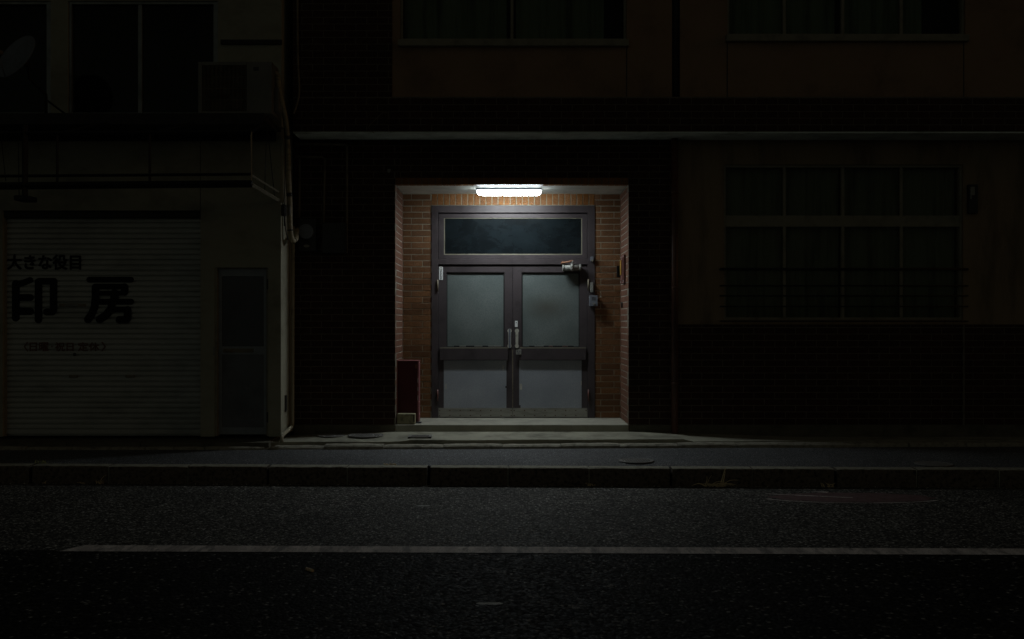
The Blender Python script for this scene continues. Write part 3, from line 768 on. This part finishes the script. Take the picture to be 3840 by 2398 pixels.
cable_thing('vertical_pipe', [at(1115, -60, YU - .03), at(1116, 150, YU - .03), at(1118, 250, YU - .03), at(1122, 340, YU - .04), at(1115, 385, YU - .06), at(1101, 428, YU - .08)], .013, 'conduit', 'thin pipe hanging down the upper brick wall by the shop corner', 'pipe')

# ================================================================== shop building at left
SH = thing('shop_building', (-5, 11, .34), 'grey rendered shop building with a closed shutter and narrow door', 'building')
YW = 10.98; XE = -2.505; XW0 = -9.5
sx0, sx1, sz0, sz1 = X(10, YW), X(752, YW), .34, Z(790, YW)
dx0, dx1, dz1 = X(804, YW), X(1006, YW), Z(1004, YW)
zled = 3.70
mb = MB()
g_ = .004
mb.box(XW0, sx0, YW, YW + .2, .34, sz1); mb.box(XW0, sx1 - g_, YW, YW + .2, sz1, zled)
mb.box(sx1, dx0, YW, YW + .2, .34, zled); mb.box(dx0, dx1, YW, YW + .2, dz1, zled); mb.box(dx1, XE, YW, YW + .2, .34, zled)
mb.box(XE - .2, XE, YW + .2, 17, .34, 7.0)
mb.box(XW0, XW0 + .2, YW + .2, 17, .34, 7); mb.box(XW0 + .2, XE - .2, 16.8, 17, .34, 7)
YV = YW + .03
uw1, uw2 = (X(-700, YV), X(190, YV), Z(432, YV), Z(4, YV)), (X(255, YV), X(817, YV), Z(432, YV), Z(4, YV))
wall_with_holes(mb, XW0, XE, 3.77, 7.0, YV, .16, [uw1, uw2])
mb.build('wall', 'shopwall', SH)
mb = MB(); mb.box(sx1 - .006, sx1 + .002, YW + .0, YW + .19, sz1, zled); mb.build('panel_joint', 'ledge', SH)
mb = MB(); mb.box(XW0, XE - .2, YW + .6, YW + .7, .34, 7.0); mb.build('inner_wall', 'interior', SH)
mb = MB(); mb.box(XW0, XE + .02, YW - .1, 17, 7.0, 7.2); mb.build('roof', 'base_concrete', SH)
mb = MB(); mb.box(XW0, XE - .03, 10.36, YV + .1, 3.70, 3.765, bev=.01); mb.box(XW0, XE - .03, 10.34, 10.36, 3.66, 3.775); mb.box(XW0, XE - .05, YW - .06, YW, 3.60, 3.70)
mb.build('canopy_ledge', 'ledge', SH)
mb = MB(); mb.box(X(830, YV), X(1058, YV), YV - .03, YV, Z(168, YV), Z(152, YV)); mb.build('trim', 'ledge', SH)
# upper windows
def upwin(r, cols):
    x0, x1, z0, z1 = r; f = MB(); t = .03
    f.box(x0, x1, YV + .02, YV + .1, z0 + .001, z0 + t); f.box(x0, x1, YV + .02, YV + .1, z1 - t, z1 - .001)
    f.box(x0 + .001, x0 + t, YV + .02, YV + .1, z0 + t, z1 - t); f.box(x1 - .055, x1 - .001, YV + .02, YV + .1, z0 + t, z1 - t)
    for c_ in cols: f.box(c_ - .022, c_ + .022, YV + .03, YV + .09, z0 + t, z1 - t, bev=.003)
    fo = f.build('window', 'alu', SH); ed = [x0 + t] + cols + [x1 - .055]
    for a, b_ in zip(ed[:-1], ed[1:]):
        g = MB(); g.box(a + .01, b_ - .01, YV + .06, YV + .064, z0 + t, z1 - t); g.build('pane', 'glass', fo)
upwin(uw1, [X(-120, YV)]); upwin(uw2, [X(521, YV)])
# rolling shutter
SHT = MB(); ysh = YW + .07
nsl = 41; h_ = (sz1 - .02 - .41) / nsl; prof = []
for k_ in range(nsl):
    z0 = .41 + k_ * h_
    for (dy, dz) in ((.018, 0), (.018, .15), (.003, .22), (0, .35), (0, .68), (.004, .90)): prof.append((dy, z0 + dz * h_))
prof.append((.010, sz1 - .02)); prof.append((.01, sz1))
vs = [(xx, ysh + dy, z) for xx in (sx0, sx1) for dy, z in prof]; n = len(prof)
SHT.mesh(vs, [(j, j + 1, n + j + 1, n + j) for j in range(n - 1)])
SHT.box(sx0, sx1, ysh + .03, ysh + .05, .34, sz1)
so = SHT.build('rolling_shutter', 'shutter', SH)
b = MB(); b.box(sx0, sx1, ysh - .008, ysh + .02, Z(1627.7, ysh), .412, 0, .003); b.build('bottom_rail', 'shutter', so)
b = MB(); b.box(sx0 - .03, sx0 + .010, ysh - .03, ysh + .03, .34, sz1, 0); b.build('guide_rail', 'alu_dim', so); b = MB(); b.box(sx1 - .012, sx1, ysh - .03, ysh + .03, .34, sz1, 0); b.build('guide_rail', 'alu_dim', so)
b = MB(); b.box(sx0, sx1, YW + .03, YW + .16, sz1 - .075, sz1 - .001, 0); b.build('shutter_box', 'ledge', so)
for (a, b_, c, d) in ((258, 290, 1407, 1417), (470, 503, 1407, 1417)):
    q = MB(); q.pbox(a, c, b_, d, ysh - .012, .012, 0, .003); q.pbox(b_ - 6, c + 1, b_ - 2, d - 1, ysh - .015, .004, 1); q.build('lift_handle', ['conduit', 'closer'], so)
q = MB(); q.disc(at(280, 1330, ysh), .018, (0, -1, 0), .006, 16); q.build('keyhole', 'boxdark', so)
q = MB(); q.pbox(222, 1140, 322, 1151, ysh - .008, .008, 1, .002); q.pbox(242, 1142, 292, 1149, ysh - .011, .004, 0, .001); q.build('mail_slot', ['alu', 'conduit'], so)
# painted writing
YTX = ysh - .0015
LAY = [0]
def capsule(mb, pts, w):
    """thick round-ended stroke through photo points, lying on the shutter"""
    P = [at(px, py, YTX) for px, py in pts]; r = w / 2 / F * YTX
    LAY[0] += 1; y = YTX - .00012 * LAY[0]
    for a, b_ in zip(P[:-1], P[1:]):
        d = (b_ - a); L = math.hypot(d.x, d.z); ux, uz = d.x / L, d.z / L; an = math.atan2(uz, ux)
        pts2 = []
        for k_ in range(9): t = an + math.pi / 2 + math.pi * k_ / 8; pts2.append((a.x + r * math.cos(t), y, a.z + r * math.sin(t)))
        for k_ in range(9): t = an - math.pi / 2 + math.pi * k_ / 8; pts2.append((b_.x + r * math.cos(t), y, b_.z + r * math.sin(t)))
        mb.face(pts2); y -= .00012; LAY[0] += 1
def zc(l): return [(x_ / 2.907, 900 + y_ / 2.907) for x_, y_ in l]
for n_, (pts, w) in enumerate((([(172, 480), (172, 850)], 84), ([(180, 488), (250, 470), (330, 440)], 66), ([(190, 630), (332, 630)], 74), ([(190, 780), (332, 780)], 80),
               ([(420, 460), (420, 870)], 82), ([(430, 452), (588, 452)], 74), ([(584, 460), (584, 760), (572, 780)], 82), ([(572, 786), (508, 786)], 76),
               ([(974, 435), (1430, 435)], 62), ([(1042, 520), (1042, 640), (1030, 740), (995, 820), (960, 868)], 84), ([(1050, 510), (1365, 510)], 64),
               ([(1360, 515), (1360, 570)], 82), ([(1060, 582), (1360, 582)], 54), ([(1250, 585), (1250, 665)], 92), ([(1060, 675), (1430, 675)], 66),
               ([(1225, 680), (1212, 750), (1160, 820), (1088, 868)], 86), ([(1235, 760), (1395, 760)], 62), ([(1392, 765), (1392, 850), (1380, 870)], 84), ([(1380, 872), (1302, 872)], 80))):
    if n_ in (0, 8): q = MB()
    capsule(q, zc(pts), w / 2.907)
    if n_ in (7, 18): q.build('painted_character', 'black', so)
def text_mesh(body, bold, name, mat, px0, px1, py0, py1, parent, Y):
    """writing from the built-in font, thickened by layering slightly shifted copies"""
    cu = bpy.data.curves.new('t', 'FONT'); cu.body = body; cu.size = 1; cu.extrude = 0
    ob = bpy.data.objects.new('t', cu); col.objects.link(ob); bpy.context.view_layer.update()
    me = bpy.data.meshes.new_from_object(ob.evaluated_get(bpy.context.evaluated_depsgraph_get()))
    bpy.data.objects.remove(ob)
    co_ = [v.co.copy() for v in me.vertices]; fs = [tuple(p.vertices) for p in me.polygons]
    xs = [v.x for v in co_]; ys = [v.y for v in co_]
    X0, X1, Z0, Z1 = X(px0, Y) + bold, X(px1, Y) - bold, Z(py1, Y) + bold, Z(py0, Y) - bold
    sx = (X1 - X0) / (max(xs) - min(xs)); sy = (Z1 - Z0) / (max(ys) - min(ys))
    mb = MB(); k = 0
    for dx, dz in ((0, 0), (1, 0), (-1, 0), (0, 1), (0, -1), (.7, .7), (-.7, .7), (.7, -.7), (-.7, -.7)):
        mb.mesh([(X0 + (v.x - min(xs)) * sx + dx * bold, Y - .00015 * k, Z0 + (v.y - min(ys)) * sy + dz * bold) for v in co_], fs); k += 1
    return mb.build(name, mat, parent)
text_mesh('大きな役目', .006, 'small_lettering', 'black', 26, 304, 955, 1013, so, YTX - .002)
for t_, a_, b_, c_, d_ in (('〈', 89, 106, 1282, 1319), ('日曜', 111, 182, 1284, 1318), ('・', 192, 198, 1297, 1303), ('祝日', 206, 276, 1284, 1318), ('定休', 292, 373, 1284, 1318), ('〉', 380, 397, 1282, 1319)): text_mesh(t_, .0022, 'red_lettering', 'shutterink', a_, b_, c_, d_, so, YTX - .002)
# narrow door
yd = YW + .05
f = MB()
f.box(dx0 + .001, X(818, yd), YW + .01, YW + .13, .345, dz1 - .001, 0); f.box(X(1001, yd), dx1 - .001, YW + .03, YW + .13, .345, dz1 - .001, 0); f.box(X(818, yd), X(1001, yd), YW + .03, YW + .13, Z(1008, yd), dz1 - .001, 0)
df = f.build('side_door', 'alu_dim', SH)
f = MB()
ring(f, 819, 1009, 999, 1630, 832, 1037, 989, 1604, yd + .02, .035); f.pbox(832, 1300, 989, 1330, yd + .02, .035)
f.build('door_frame', 'palealu', df)
f = MB(); f.pbox(831, 1036, 990, 1301, yd + .035, .006); f.build('door_glass', 'sidepane', df)
f = MB(); f.pbox(831, 1329, 990, 1605, yd + .032, .006); f.build('lower_panel', 'sidepanel', df)
f = MB(); f.pbox(838, 1308, 950, 1323, yd + .012, .01, 0, .003); f.disc(at(843, 1317, yd + .01), .016, (0, -1, 0), .03, 16, 0); f.tube([at(843, 1317, yd - .02), at(872, 1318, yd - .02)], .009, 10); f.build('handle', 'conduit', df)
f = MB(); f.pbox(800, 1302, 806, 1334, YW - .006, .014, 0, .002); f.build('strike_plate', 'closer', df)
for (pa, pb) in ((1047, 1086), (1546, 1585)):
    f = MB(); f.pbox(1000, pa, 1006, pb, YW + .012, .02, 0, .002); f.build('hinge', 'boxdark', df)
# plaque on the shop's side corner
o = MB(); yq = yat(1069, XE + .006); o.box(XE + .0005, XE + .014, yq, yq + .07, Z(1545, yq), Z(1484, yq), 0, .003)
tag(root_at_base(o.build('small_plate', 'boxdark')), 'small dark plate low on the shop corner beside the drain pipe', 'plate')
# drain pipe with foot elbow
pp = [at(1099, 850, 11.40), at(1099, 1300, 11.40), at(1097, 1598, 11.40), at(1092, 1612, 11.30), at(1068, 1630, 10.95), at(1056, 1637, 10.84), at(1056, 1648, 10.83), at(1057, 1660, 10.84)]
cable_thing('drain_pipe', bent([pp[0], pp[2], pp[5], pp[7]]), .020, 'pvc', 'cream drain pipe ending in a white elbow at the shop corner', 'drain pipe', n=12, elbow=False)
# refrigerant hose of the outdoor unit
HO = thing('hose', at(1105, 905, 11.1), 'cream taped hose running down the corner between both buildings', 'hose')
b = MB(); hp = bez([at(1022, 275, 10.62), at(1040, 285, 10.6), at(1046, 340, 10.62), at(1060, 400, 10.7), at(1072, 460, 10.86), at(1079, 560, 11.0), at(1081, 660, 11.05), at(1086, 760, 11.08), at(1087, 840, 11.08), at(1091, 885, 11.1), at(1099, 903, 11.14), at(1109, 896, 11.25), at(1111, 870, 11.4), at(1118, 862, 11.5)], 8)
b.tube(hp, .030, 12); b.build('taped_pipe', 'tape', HO)
for t in (.35, .52, .66, .8):
    i = int(t * (len(hp) - 2)); b = MB(); b.tube([hp[i], hp[i + 1]], .0335, 12); b.build('strap', 'boxdark', HO)
b = MB(); b.tube(bez([at(1066, 480, 10.86), at(1070, 560, 10.93), at(1068, 700, 10.95), at(1066, 760, 10.95), at(1070, 850, 10.95), at(1080, 900, 11.02)], 8), .006, 6)
tag(root_at_base(b.build('thin_cable', 'ironbar')), 'thin black cable hanging beside the cream hose', 'cable')
b = MB(); b.box(XE + .001, XE + .05, 10.99, 11.05, Z(810, 11), Z(768, 11), 0, .004); b.pbox(1064, 772, 1069, 848, YW - .02, .015, 0, .002); b.pbox(1084, 770, 1088, 806, 11.0, .02, 1, .002)
tag(root_at_base(b.build('junction_box', ['boxdark', 'closer'])), 'small dark junction box strapped by the hose at the shop corner', 'box')
b = MB(); b.box(XE + .001, XE + .03, YW + .01, YW + .045, Z(760, 11), Z(485, 11), 0, .002)
tag(root_at_base(b.build('cable_duct', 'pvc')), 'slim vertical cable cover up the shop side wall', 'cable duct')

# awning frame (bare) hung on the shop front
AW = thing('awning_frame', (X(470, 9.73), 9.9, 2.94), 'bare black awning frame standing out over the shutter', 'awning frame')
ya_ = 9.73
def bar(name, a, b_, r, parent, mat='darkmetal', sq=True):
    m_ = MB(); m_.tube([a, b_], r, 4 if sq else 8); return m_.build(name, mat, parent)
L0 = -900
bar('top_rail', at(L0, 506, ya_), at(942, 497, ya_), .024, AW)
bar('middle_rail', at(L0, 668, ya_), at(942, 654, ya_), .014, AW)
bar('bottom_rail', at(L0, 706, ya_), at(946, 690, ya_), .036, AW)
for px, r_, y1, y0 in ((215, .013, 500, 695), (562, .013, 500, 693), (-150, .013, 500, 697), (-500, .013, 500, 698)): bar('upright', at(px, y1, ya_), at(px, y0, ya_), r_, AW)
bar('upright', at(94, 470, ya_), at(94, 750, ya_), .030, AW)
bar('upright', at(942, 495, ya_), at(942, 692, ya_), .010, AW, 'alu_dim')
wx = at(942, 690, ya_).x
bar('side_arm', at(944, 692, ya_), Vector((wx - .02, YW, at(942, 692, ya_).z)), .020, AW, 'alu_dim')
bar('side_arm', at(943, 657, ya_), Vector((wx - .02, YW, at(942, 657, ya_).z)), .011, AW, 'alu_dim')
bar('top_brace', at(942, 497, ya_), Vector((wx - .02, 10.38, 3.69)), .014, AW)
for px in (215, 562): bar('top_brace', at(px, 500, ya_), Vector((at(px, 500, ya_).x + .25, 10.38, 3.69)), .012, AW)
bar('stay_wire', at(1000, 478, 10.4), Vector((wx - .02, 10.35, 2.945)), .004, AW, 'ironbar', False)
bar('stay_wire', at(1003, 478, 10.45), Vector((wx - .02, 10.8, 2.945)), .004, AW, 'ironbar', False)
bar('stay_wire', at(0, 478, 10.4), at(22, 680, 9.8), .004, AW, 'ironbar', False)
bar('stay_wire', at(68, 478, 10.4), at(72, 740, 9.8), .004, AW, 'ironbar', False)
m_ = MB(); c0 = at(96, 745, ya_ + .05); m_.box(c0.x - .07, c0.x + .07, c0.y - .1, c0.y + .1, c0.z - .03, c0.z + .02, 0, .01); m_.build('floodlight_mount', 'darkmetal', AW)

# air conditioner outdoor unit
AC = thing('air_conditioner', (X(880, 10.45), 10.6, 3.77), 'beige air conditioner outdoor unit standing on the shop ledge', 'air conditioner')
yA = 10.44
ax0, ax1, az1, az0 = X(742, yA), X(1020, yA), Z(232, yA), 3.79
b = MB(); e0, e1, e2, e3 = X(757, yA), X(925, yA), Z(245, yA), Z(418, yA)
b.box(ax0, e0, yA, yA + .30, az0, az1, 0, .008); b.box(e1, ax1, yA, yA + .30, az0, az1, 0, .008); b.box(e0, e1, yA, yA + .30, e2, az1, 0, .004); b.box(e0, e1, yA, yA + .30, az0, e3, 0, .004)
b.box(e0, e1, yA + .28, yA + .295, e3, e2)
b.build('casing', 'acwhite', AC)
b = MB(); n = 34
for k_ in range(n + 1): xx = e0 + (e1 - e0) * k_ / n; b.box(xx - .0018, xx + .0018, yA + .002, yA + .01, e3, e2)
for k_ in range(5): zz = e3 + (e2 - e3) * k_ / 4; b.box(e0, e1, yA + .0105, yA + .014, zz - .002, zz + .002)
b.build('fan_grille', 'conduit', AC)
b = MB(); cx_, cz_ = (e0 + e1) / 2, (e2 + e3) / 2
b.tube([(cx_, yA + .08, cz_), (cx_, yA + .2, cz_)], .045, 16)
for k_ in range(3):
    a = 2.09 * k_; vs = []
    for j in range(8):
        t = a + j * .18; vs.append((cx_ + .04 * math.cos(t), yA + .09 + j * .012, cz_ + .04 * math.sin(t))); vs.append((cx_ + .2 * math.cos(t + .2), yA + .09 + j * .012, cz_ + .2 * math.sin(t + .2)))
    b.mesh(vs, [(2 * j, 2 * j + 2, 2 * j + 3, 2 * j + 1) for j in range(7)])
b.box(e0, e1, yA + .27, yA + .279, e3, e2)
b.build('fan', 'boxdark', AC)
b = MB(); b.pbox(950, 252, 970, 266, yA - .003, .003, 0, .001); b.build('badge', 'boxdark', AC)
b = MB(); b.box(ax1 + .0005, ax1 + .045, yA + .1, yA + .26, az0 + .04, az0 + .3, 0, .008); b.build('valve_cover', 'acwhite', AC)
for xx in (ax0 + .1, ax1 - .12):
    b = MB(); b.box(xx, xx + .05, yA + .01, yA + .29, 3.7655, 3.789, 0, .004); b.build('foot', 'rubber', AC)

# satellite dish
nd_ = Vector((-.432, -.787, .443)).normalized(); dc_ = at(72, 222, 10.2)
SD = thing('satellite_dish', (dc_.x + .2, 10.6, 3.77), 'grey satellite dish tilted up to the left above the awning frame', 'satellite dish')
q_ = nd_.to_track_quat('Z', 'Y'); b = MB(); RR = .255; nr, na = 8, 40
def dpt(r, a, o_): return dc_ + q_ @ Vector((r * math.cos(a), r * math.sin(a) * 1.02, (r / RR) ** 2 * .045 + o_))
for o_, flip in ((0, 0), (-.006, 1)):
    vs = [dpt(0, 0, o_)] + [dpt(RR * i / nr, 2 * math.pi * j / na, o_) for i in range(1, nr + 1) for j in range(na)]
    fs = [(0, 1 + j, 1 + (j + 1) % na) for j in range(na)] + [(1 + (i - 1) * na + j, 1 + i * na + j, 1 + i * na + (j + 1) % na, 1 + (i - 1) * na + (j + 1) % na) for i in range(1, nr) for j in range(na)]
    b.mesh(vs, fs, 0, True)
rim = [dpt(RR, 2 * math.pi * j / na, -.003) for j in range(na + 1)]; b.tube(rim, .0045, 6, cap=False)
b.build('reflector', 'dishgrey', SD)
bot = dpt(RR, math.atan2((q_.inverted() @ Vector((0, 0, -1))).y, (q_.inverted() @ Vector((0, 0, -1))).x), 0)
foc = dc_ + nd_ * .27 + Vector((0, 0, -.10))
b = MB(); b.tube([bot, foc], .008, 8); b.build('feed_arm', 'dishgrey', SD)
b = MB(); b.tube([foc - (dc_ - foc).normalized() * .03, foc + (dc_ - foc).normalized() * .05], .024, 14); b.build('receiver', 'conduit', SD)
bk = dc_ - nd_ * .04
b = MB(); b.tube([bk, bk - nd_ * .08], .03, 10); b.tube([bk - nd_ * .08 + Vector((0, 0, .06)), bk - nd_ * .08 - Vector((0, 0, .12)), Vector((bk.x + .12, 10.5, 4.0)), Vector((bk.x + .12, 10.5, 3.766))], .014, 10); b.build('mast', 'darkmetal', SD)
b = MB(); b.tube([Vector((bk.x + .12, 10.5, 3.95)), Vector((bk.x + .28, 10.9, 3.78))], .010, 6); b.build('brace', 'darkmetal', SD)

# ================================================================== covers in the pavement
def on_apron(px, py):   # photo point lying on the apron surface
    Y = 11.3; 
    for _ in range(20): Y = (EYE - (.31 if True else 0)) * F / (py - CY)
    return X(px, Y), Y
def apron_z(x, y):
    y0 = yb(x) + .122; zf = .301 if x > -1.2 else .286
    if x > 2: zf = .275
    t = max(0, min(1, (y - y0) / (11.62 - y0))); return zf + (zback(x) - zf) * t
def cover(name, x, y, r, z, label, cat, tilt=0):
    b = MB(); n = 40
    b.disc((x, y, z), r, (0, 0, 1), .004, n, 0)
    for k_ in range(-6, 7):
        for l in range(-6, 7):
            u, v_ = k_ * r / 6.5, l * r / 6.5
            if u * u + v_ * v_ < (r * .88) ** 2: b.box(x + u - r * .045, x + u + r * .045, y + v_ - r * .03, y + v_ + r * .03, z + .0035, z + .0065, 0)
    rim = [(x + (r + .008) * math.cos(2 * math.pi * j / n), y + (r + .008) * math.sin(2 * math.pi * j / n), z + .003) for j in range(n + 1)]
    b.tube(rim, .005, 6, cap=False)
    return tag(root_at_base(b.build(name, 'iron')), label, cat)
cover('manhole_cover', X(1372, 11.33), 11.33, .19, apron_z(-1.6, 11.38) + .004, 'round iron cover on the pale apron left of the step', 'manhole cover')
cover('manhole_cover', X(1240, 11.36), 11.38, .14, apron_z(-2.0, 11.42) + .004, 'smaller darker iron cover at the foot of the brick wall', 'manhole cover')
b = MB(); gx0, gx1, gy0, gy1 = X(1533, 11.2), X(1619, 11.2), 11.10, 11.30
gz = apron_z(-1, 11.2) + .007
b.box(gx0, gx1, gy0, gy0 + .012, gz - .02, gz + .005); b.box(gx0, gx1, gy1 - .012, gy1, gz - .02, gz + .005)
b.box(gx0, gx0 + .03, gy0, gy1, gz - .02, gz + .0055); b.box(gx1 - .03, gx1, gy0, gy1, gz - .02, gz + .0055)
for k_ in range(1, 12): yy_ = gy0 + (gy1 - gy0) * k_ / 12; b.box(gx0, gx1, yy_ - .004, yy_ + .004, gz - .02, gz + .004)
b.box(gx0, gx1, gy0, gy1, gz - .024, gz - .012, 1)
tag(root_at_base(b.build('drain_grate', ['iron', 'black'])), 'rectangular iron grate on the apron before the entrance step', 'drain grate')
def walkz(x, y): t = (y - yk(x) - .135) / (yb(x) + .02 - yk(x) - .135); return zs(x, t)
cx_ = X(2385, 10.15); cover('manhole_cover', cx_, 10.15, .17, walkz(cx_, 10.15) + .003, 'round cover sunk in the asphalt pavement right of the doors', 'manhole cover')
cx_ = X(3500, 9.98); cover('manhole_cover', cx_, 9.98, .17, walkz(cx_, 9.98) + .003, 'round cover in the dark pavement at far right', 'manhole cover')
# red patch with worn pale rim on the road
b = MB(); c_x, c_y = X(3200, 9.05), 9.08; n = 48; ra, rb = .80, .27
def ep(t, s_): 
    return (c_x + ra * s_ * math.cos(t), c_y + rb * s_ * math.sin(t) - .01 * math.cos(t), .004)
b.mesh([(c_x, c_y, .004)] + [ep(2 * math.pi * j / n, .93 + .04 * math.sin(5 * j)) for j in range(n)], [(0, 1 + j, 1 + (j + 1) % n) for j in range(n)], 0)
for j in range(26, 44):
    t, t2 = 2 * math.pi * j / n, 2 * math.pi * (j + 1) / n
    b.face([ep(t, .99), ep(t2, .99), ep(t2, 1.06), ep(t, 1.06)], 1)
b.face([(X(2870, 9.29), 9.29, .0045), (X(2872, 9.26), 9.26, .0045), (X(3200, 9.03), 9.03, .0075), (X(3200, 9.03), 9.06, .0075)], 1)
b.face([(X(3040, 9.37), 9.37, .0045), (X(3100, 9.36), 9.34, .0045), (X(3110, 9.36), 9.38, .0045), (X(3045, 9.4), 9.4, .0045)], 1)
struct(b.build('red_road_marking', ['patch', 'line']))
# crack repair marks
def mark(x0, x1, y, Yd, w):
    b = MB(); Y0 = EYE * F / (y - CY); n = 8; xs_ = [X(x0, Y0) + (X(x1, Y0) - X(x0, Y0)) * i / n for i in range(n + 1)]
    vs = []
    for i, xx in enumerate(xs_):
        e = w * (.25 if i in (0, n) else rnd.uniform(.8, 1.1)); o_ = rnd.uniform(-.004, .004)
        vs += [(xx, Y0 - e / 2 + o_, .0035), (xx, Y0 + e / 2 + o_, .0035)]
    b.mesh(vs, [(2 * i, 2 * i + 2, 2 * i + 3, 2 * i + 1) for i in range(n)])
    return struct(b.build('paint_mark', 'oldpaint'))
mark(1563, 1613, 1899, 0, .035); mark(1786, 1886, 2266, 0, .045)
# cigarette end
o = MB(); Y0 = EYE * F / (2142 - CY); a = Vector((X(1147, Y0), Y0 + .02, .009)); c = Vector((X(1177, Y0), Y0 - .035, .009)); m1 = a.lerp(c, .62)
o.tube([a, m1], .010, 10, 0); o.tube([m1, c], .0102, 10, 1)
tag(root_at_base(o.build('cigarette_end', ['butt', 'drygrass'])), 'cigarette end lying on the asphalt below the white line', 'cigarette end')
# weeds and dry stalks
def weed(px, py, Y, z, stems, mat, label, name='weed'):
    b = MB(); x0 = X(px, Y)
    for (dx, dz, sp, r) in stems:
        base = Vector((x0 + rnd.uniform(-.012, .012) + sp, Y + rnd.uniform(-.01, .01), z))
        tip = base + Vector((dx, rnd.uniform(-.04, .01), dz)); mid = base.lerp(tip, .5) + Vector((rnd.uniform(-.01, .01), 0, abs(dx) * .12 + .006))
        b.tube(bez([base, mid, tip], 4), r, 4, 0, taper=.25)
    return tag(root_at_base(b.build(name, mat)), label, 'weed')
GRP = 'weeds along the kerb'
def S(n, w, h, spread, r=.0042): return [(rnd.uniform(-w, w), rnd.uniform(.25, 1) * h, rnd.uniform(-spread, spread), r * rnd.uniform(.6, 1.2)) for _ in range(n)]
ws = []
yw = lambda px: yk(X(px, 9.7)) - .02
big = S(26, .16, .035, .10, .005) + [(.055, .20, .05, .008), (.03, .15, .06, .007), (.02, .10, -.11, .005), (.05, .12, -.10, .003), (.17, .065, .05, .005), (-.12, .01, .02, .005), (-.10, .03, -.03, .004), (.14, .05, -.06, .005)]
ws.append(weed(2685, 1815, yw(2685), .003, big, 'drygrass', 'large dry straw clump with a tall bent stalk at the kerb foot'))
ws.append(weed(3105, 1815, yw(3105), .003, S(16, .05, .05, .06), 'drygrass', 'low dry tuft at the kerb joint left of the red marking'))
ws.append(weed(2218, 1815, yw(2218), .003, S(10, .05, .03, .03, .003), 'drygrass', 'small dry tuft at the kerb below the right door leaf', 'weed'))
ws.append(weed(372, 1805, yw(372), .003, S(7, .035, .05, .03, .004) + [(.07, .09, .0, .003)], 'drygrass', 'pinkish dry sprig with one stalk at the left kerb joint'))
ws.append(weed(165, 1808, yw(165), .003, S(4, .03, .025, .012, .003), 'drygrass', 'tiny pale sprig at the kerb foot near the left edge'))
ws.append(weed(315, 1810, yw(315), .003, S(5, .05, .02, .015, .003), 'drygrass', 'flat dry sprig left of the pinkish stalk'))
yq = lambda px: yk(X(px, 9.9)) + .16
ws.append(weed(155, 1740, yq(155), .17, S(16, .04, .05, .06), 'greengrass', 'greenish tuft on top of the kerb at far left'))
ws.append(weed(1463, 1740, yq(1463), .171, S(18, .03, .025, .055), 'drygrass', 'low yellow tuft on the pavement edge near the grate'))
for w_ in ws: w_['group'] = GRP
# pebbles and litter in the gutter (uncountable grit)
b = MB(); r7 = random.Random(4)
for k_ in range(420):
    xx = r7.uniform(-6, 6); yy_ = yk(xx) - abs(r7.gauss(0, .03)) - .004; s_ = r7.uniform(.002, .0065)
    bm = bmesh.new(); bmesh.ops.create_icosphere(bm, subdivisions=1, radius=s_)
    for v_ in bm.verts: v_.co = Vector((v_.co.x * r7.uniform(.7, 1.5) + xx, v_.co.y + yy_, v_.co.z * .7 + s_ * .6))
    b.add_bm(bm, r7.choice([0, 0, 0, 1]))
tag(b.build('gutter_grit', ['kerb2', 'oldpaint']), 'grit and small stones gathered along the kerb foot', 'grit', kind='stuff')

# ================================================================== light
w = bpy.data.worlds.new('World'); scene.world = w; w.use_nodes = True; nt = w.node_tree
bg = nt.nodes['Background']; sky = nt.nodes.new('ShaderNodeTexSky'); sky.sky_type = 'NISHITA'; sky.sun_disc = False
ELEV, ROT = R(-2.0), R(200)
sky.sun_elevation = ELEV; sky.sun_rotation = ROT
hs = nt.nodes.new('ShaderNodeHueSaturation'); hs.inputs['Saturation'].default_value = .12
nt.links.new(sky.outputs[0], hs.inputs['Color'])
tint = mix(nt, hs.outputs[0], (.95, 1.0, .82), 1.0, 'MULTIPLY')
nt.links.new(tint, bg.inputs['Color']); bg.inputs['Strength'].default_value = .078

# faint sodium glow of the street from the right, grazing the fronts
sl = bpy.data.lights.new('street_glow', 'SUN'); sl.energy = .03; sl.color = (1, .52, .18); sl.angle = R(12)
so_ = bpy.data.objects.new('street_glow', sl); col.objects.link(so_); so_.rotation_euler = Vector((-.96, .16, -.22)).to_track_quat('-Z', 'Y').to_euler(); so_.location = (8, 0, 8)

# ================================================================== camera
cam = bpy.data.cameras.new('camera'); co = bpy.data.objects.new('camera', cam); col.objects.link(co)
cam.sensor_width = 36; cam.lens = F / 3840 * 36; cam.shift_x = (1920 - CX) / 3840; cam.shift_y = (CY - 1199) / 3840
cam.clip_start = .1; cam.clip_end = 500
co.location = (0, 0, EYE); co.rotation_euler = (R(90), 0, 0)
cam.dof.use_dof = True; cam.dof.focus_distance = 12; cam.dof.aperture_fstop = 4
scene.camera = co
scene.view_settings.view_transform = 'Standard'; scene.view_settings.look = 'None'
scene.view_settings.exposure = 0; scene.view_settings.gamma = 1; scene.view_settings.use_curve_mapping = False
scene.render.resolution_x = 1024; scene.render.resolution_y = 639
cy = scene.cycles; cy.max_bounces = 8; cy.diffuse_bounces = 5; cy.sample_clamp_indirect = 4
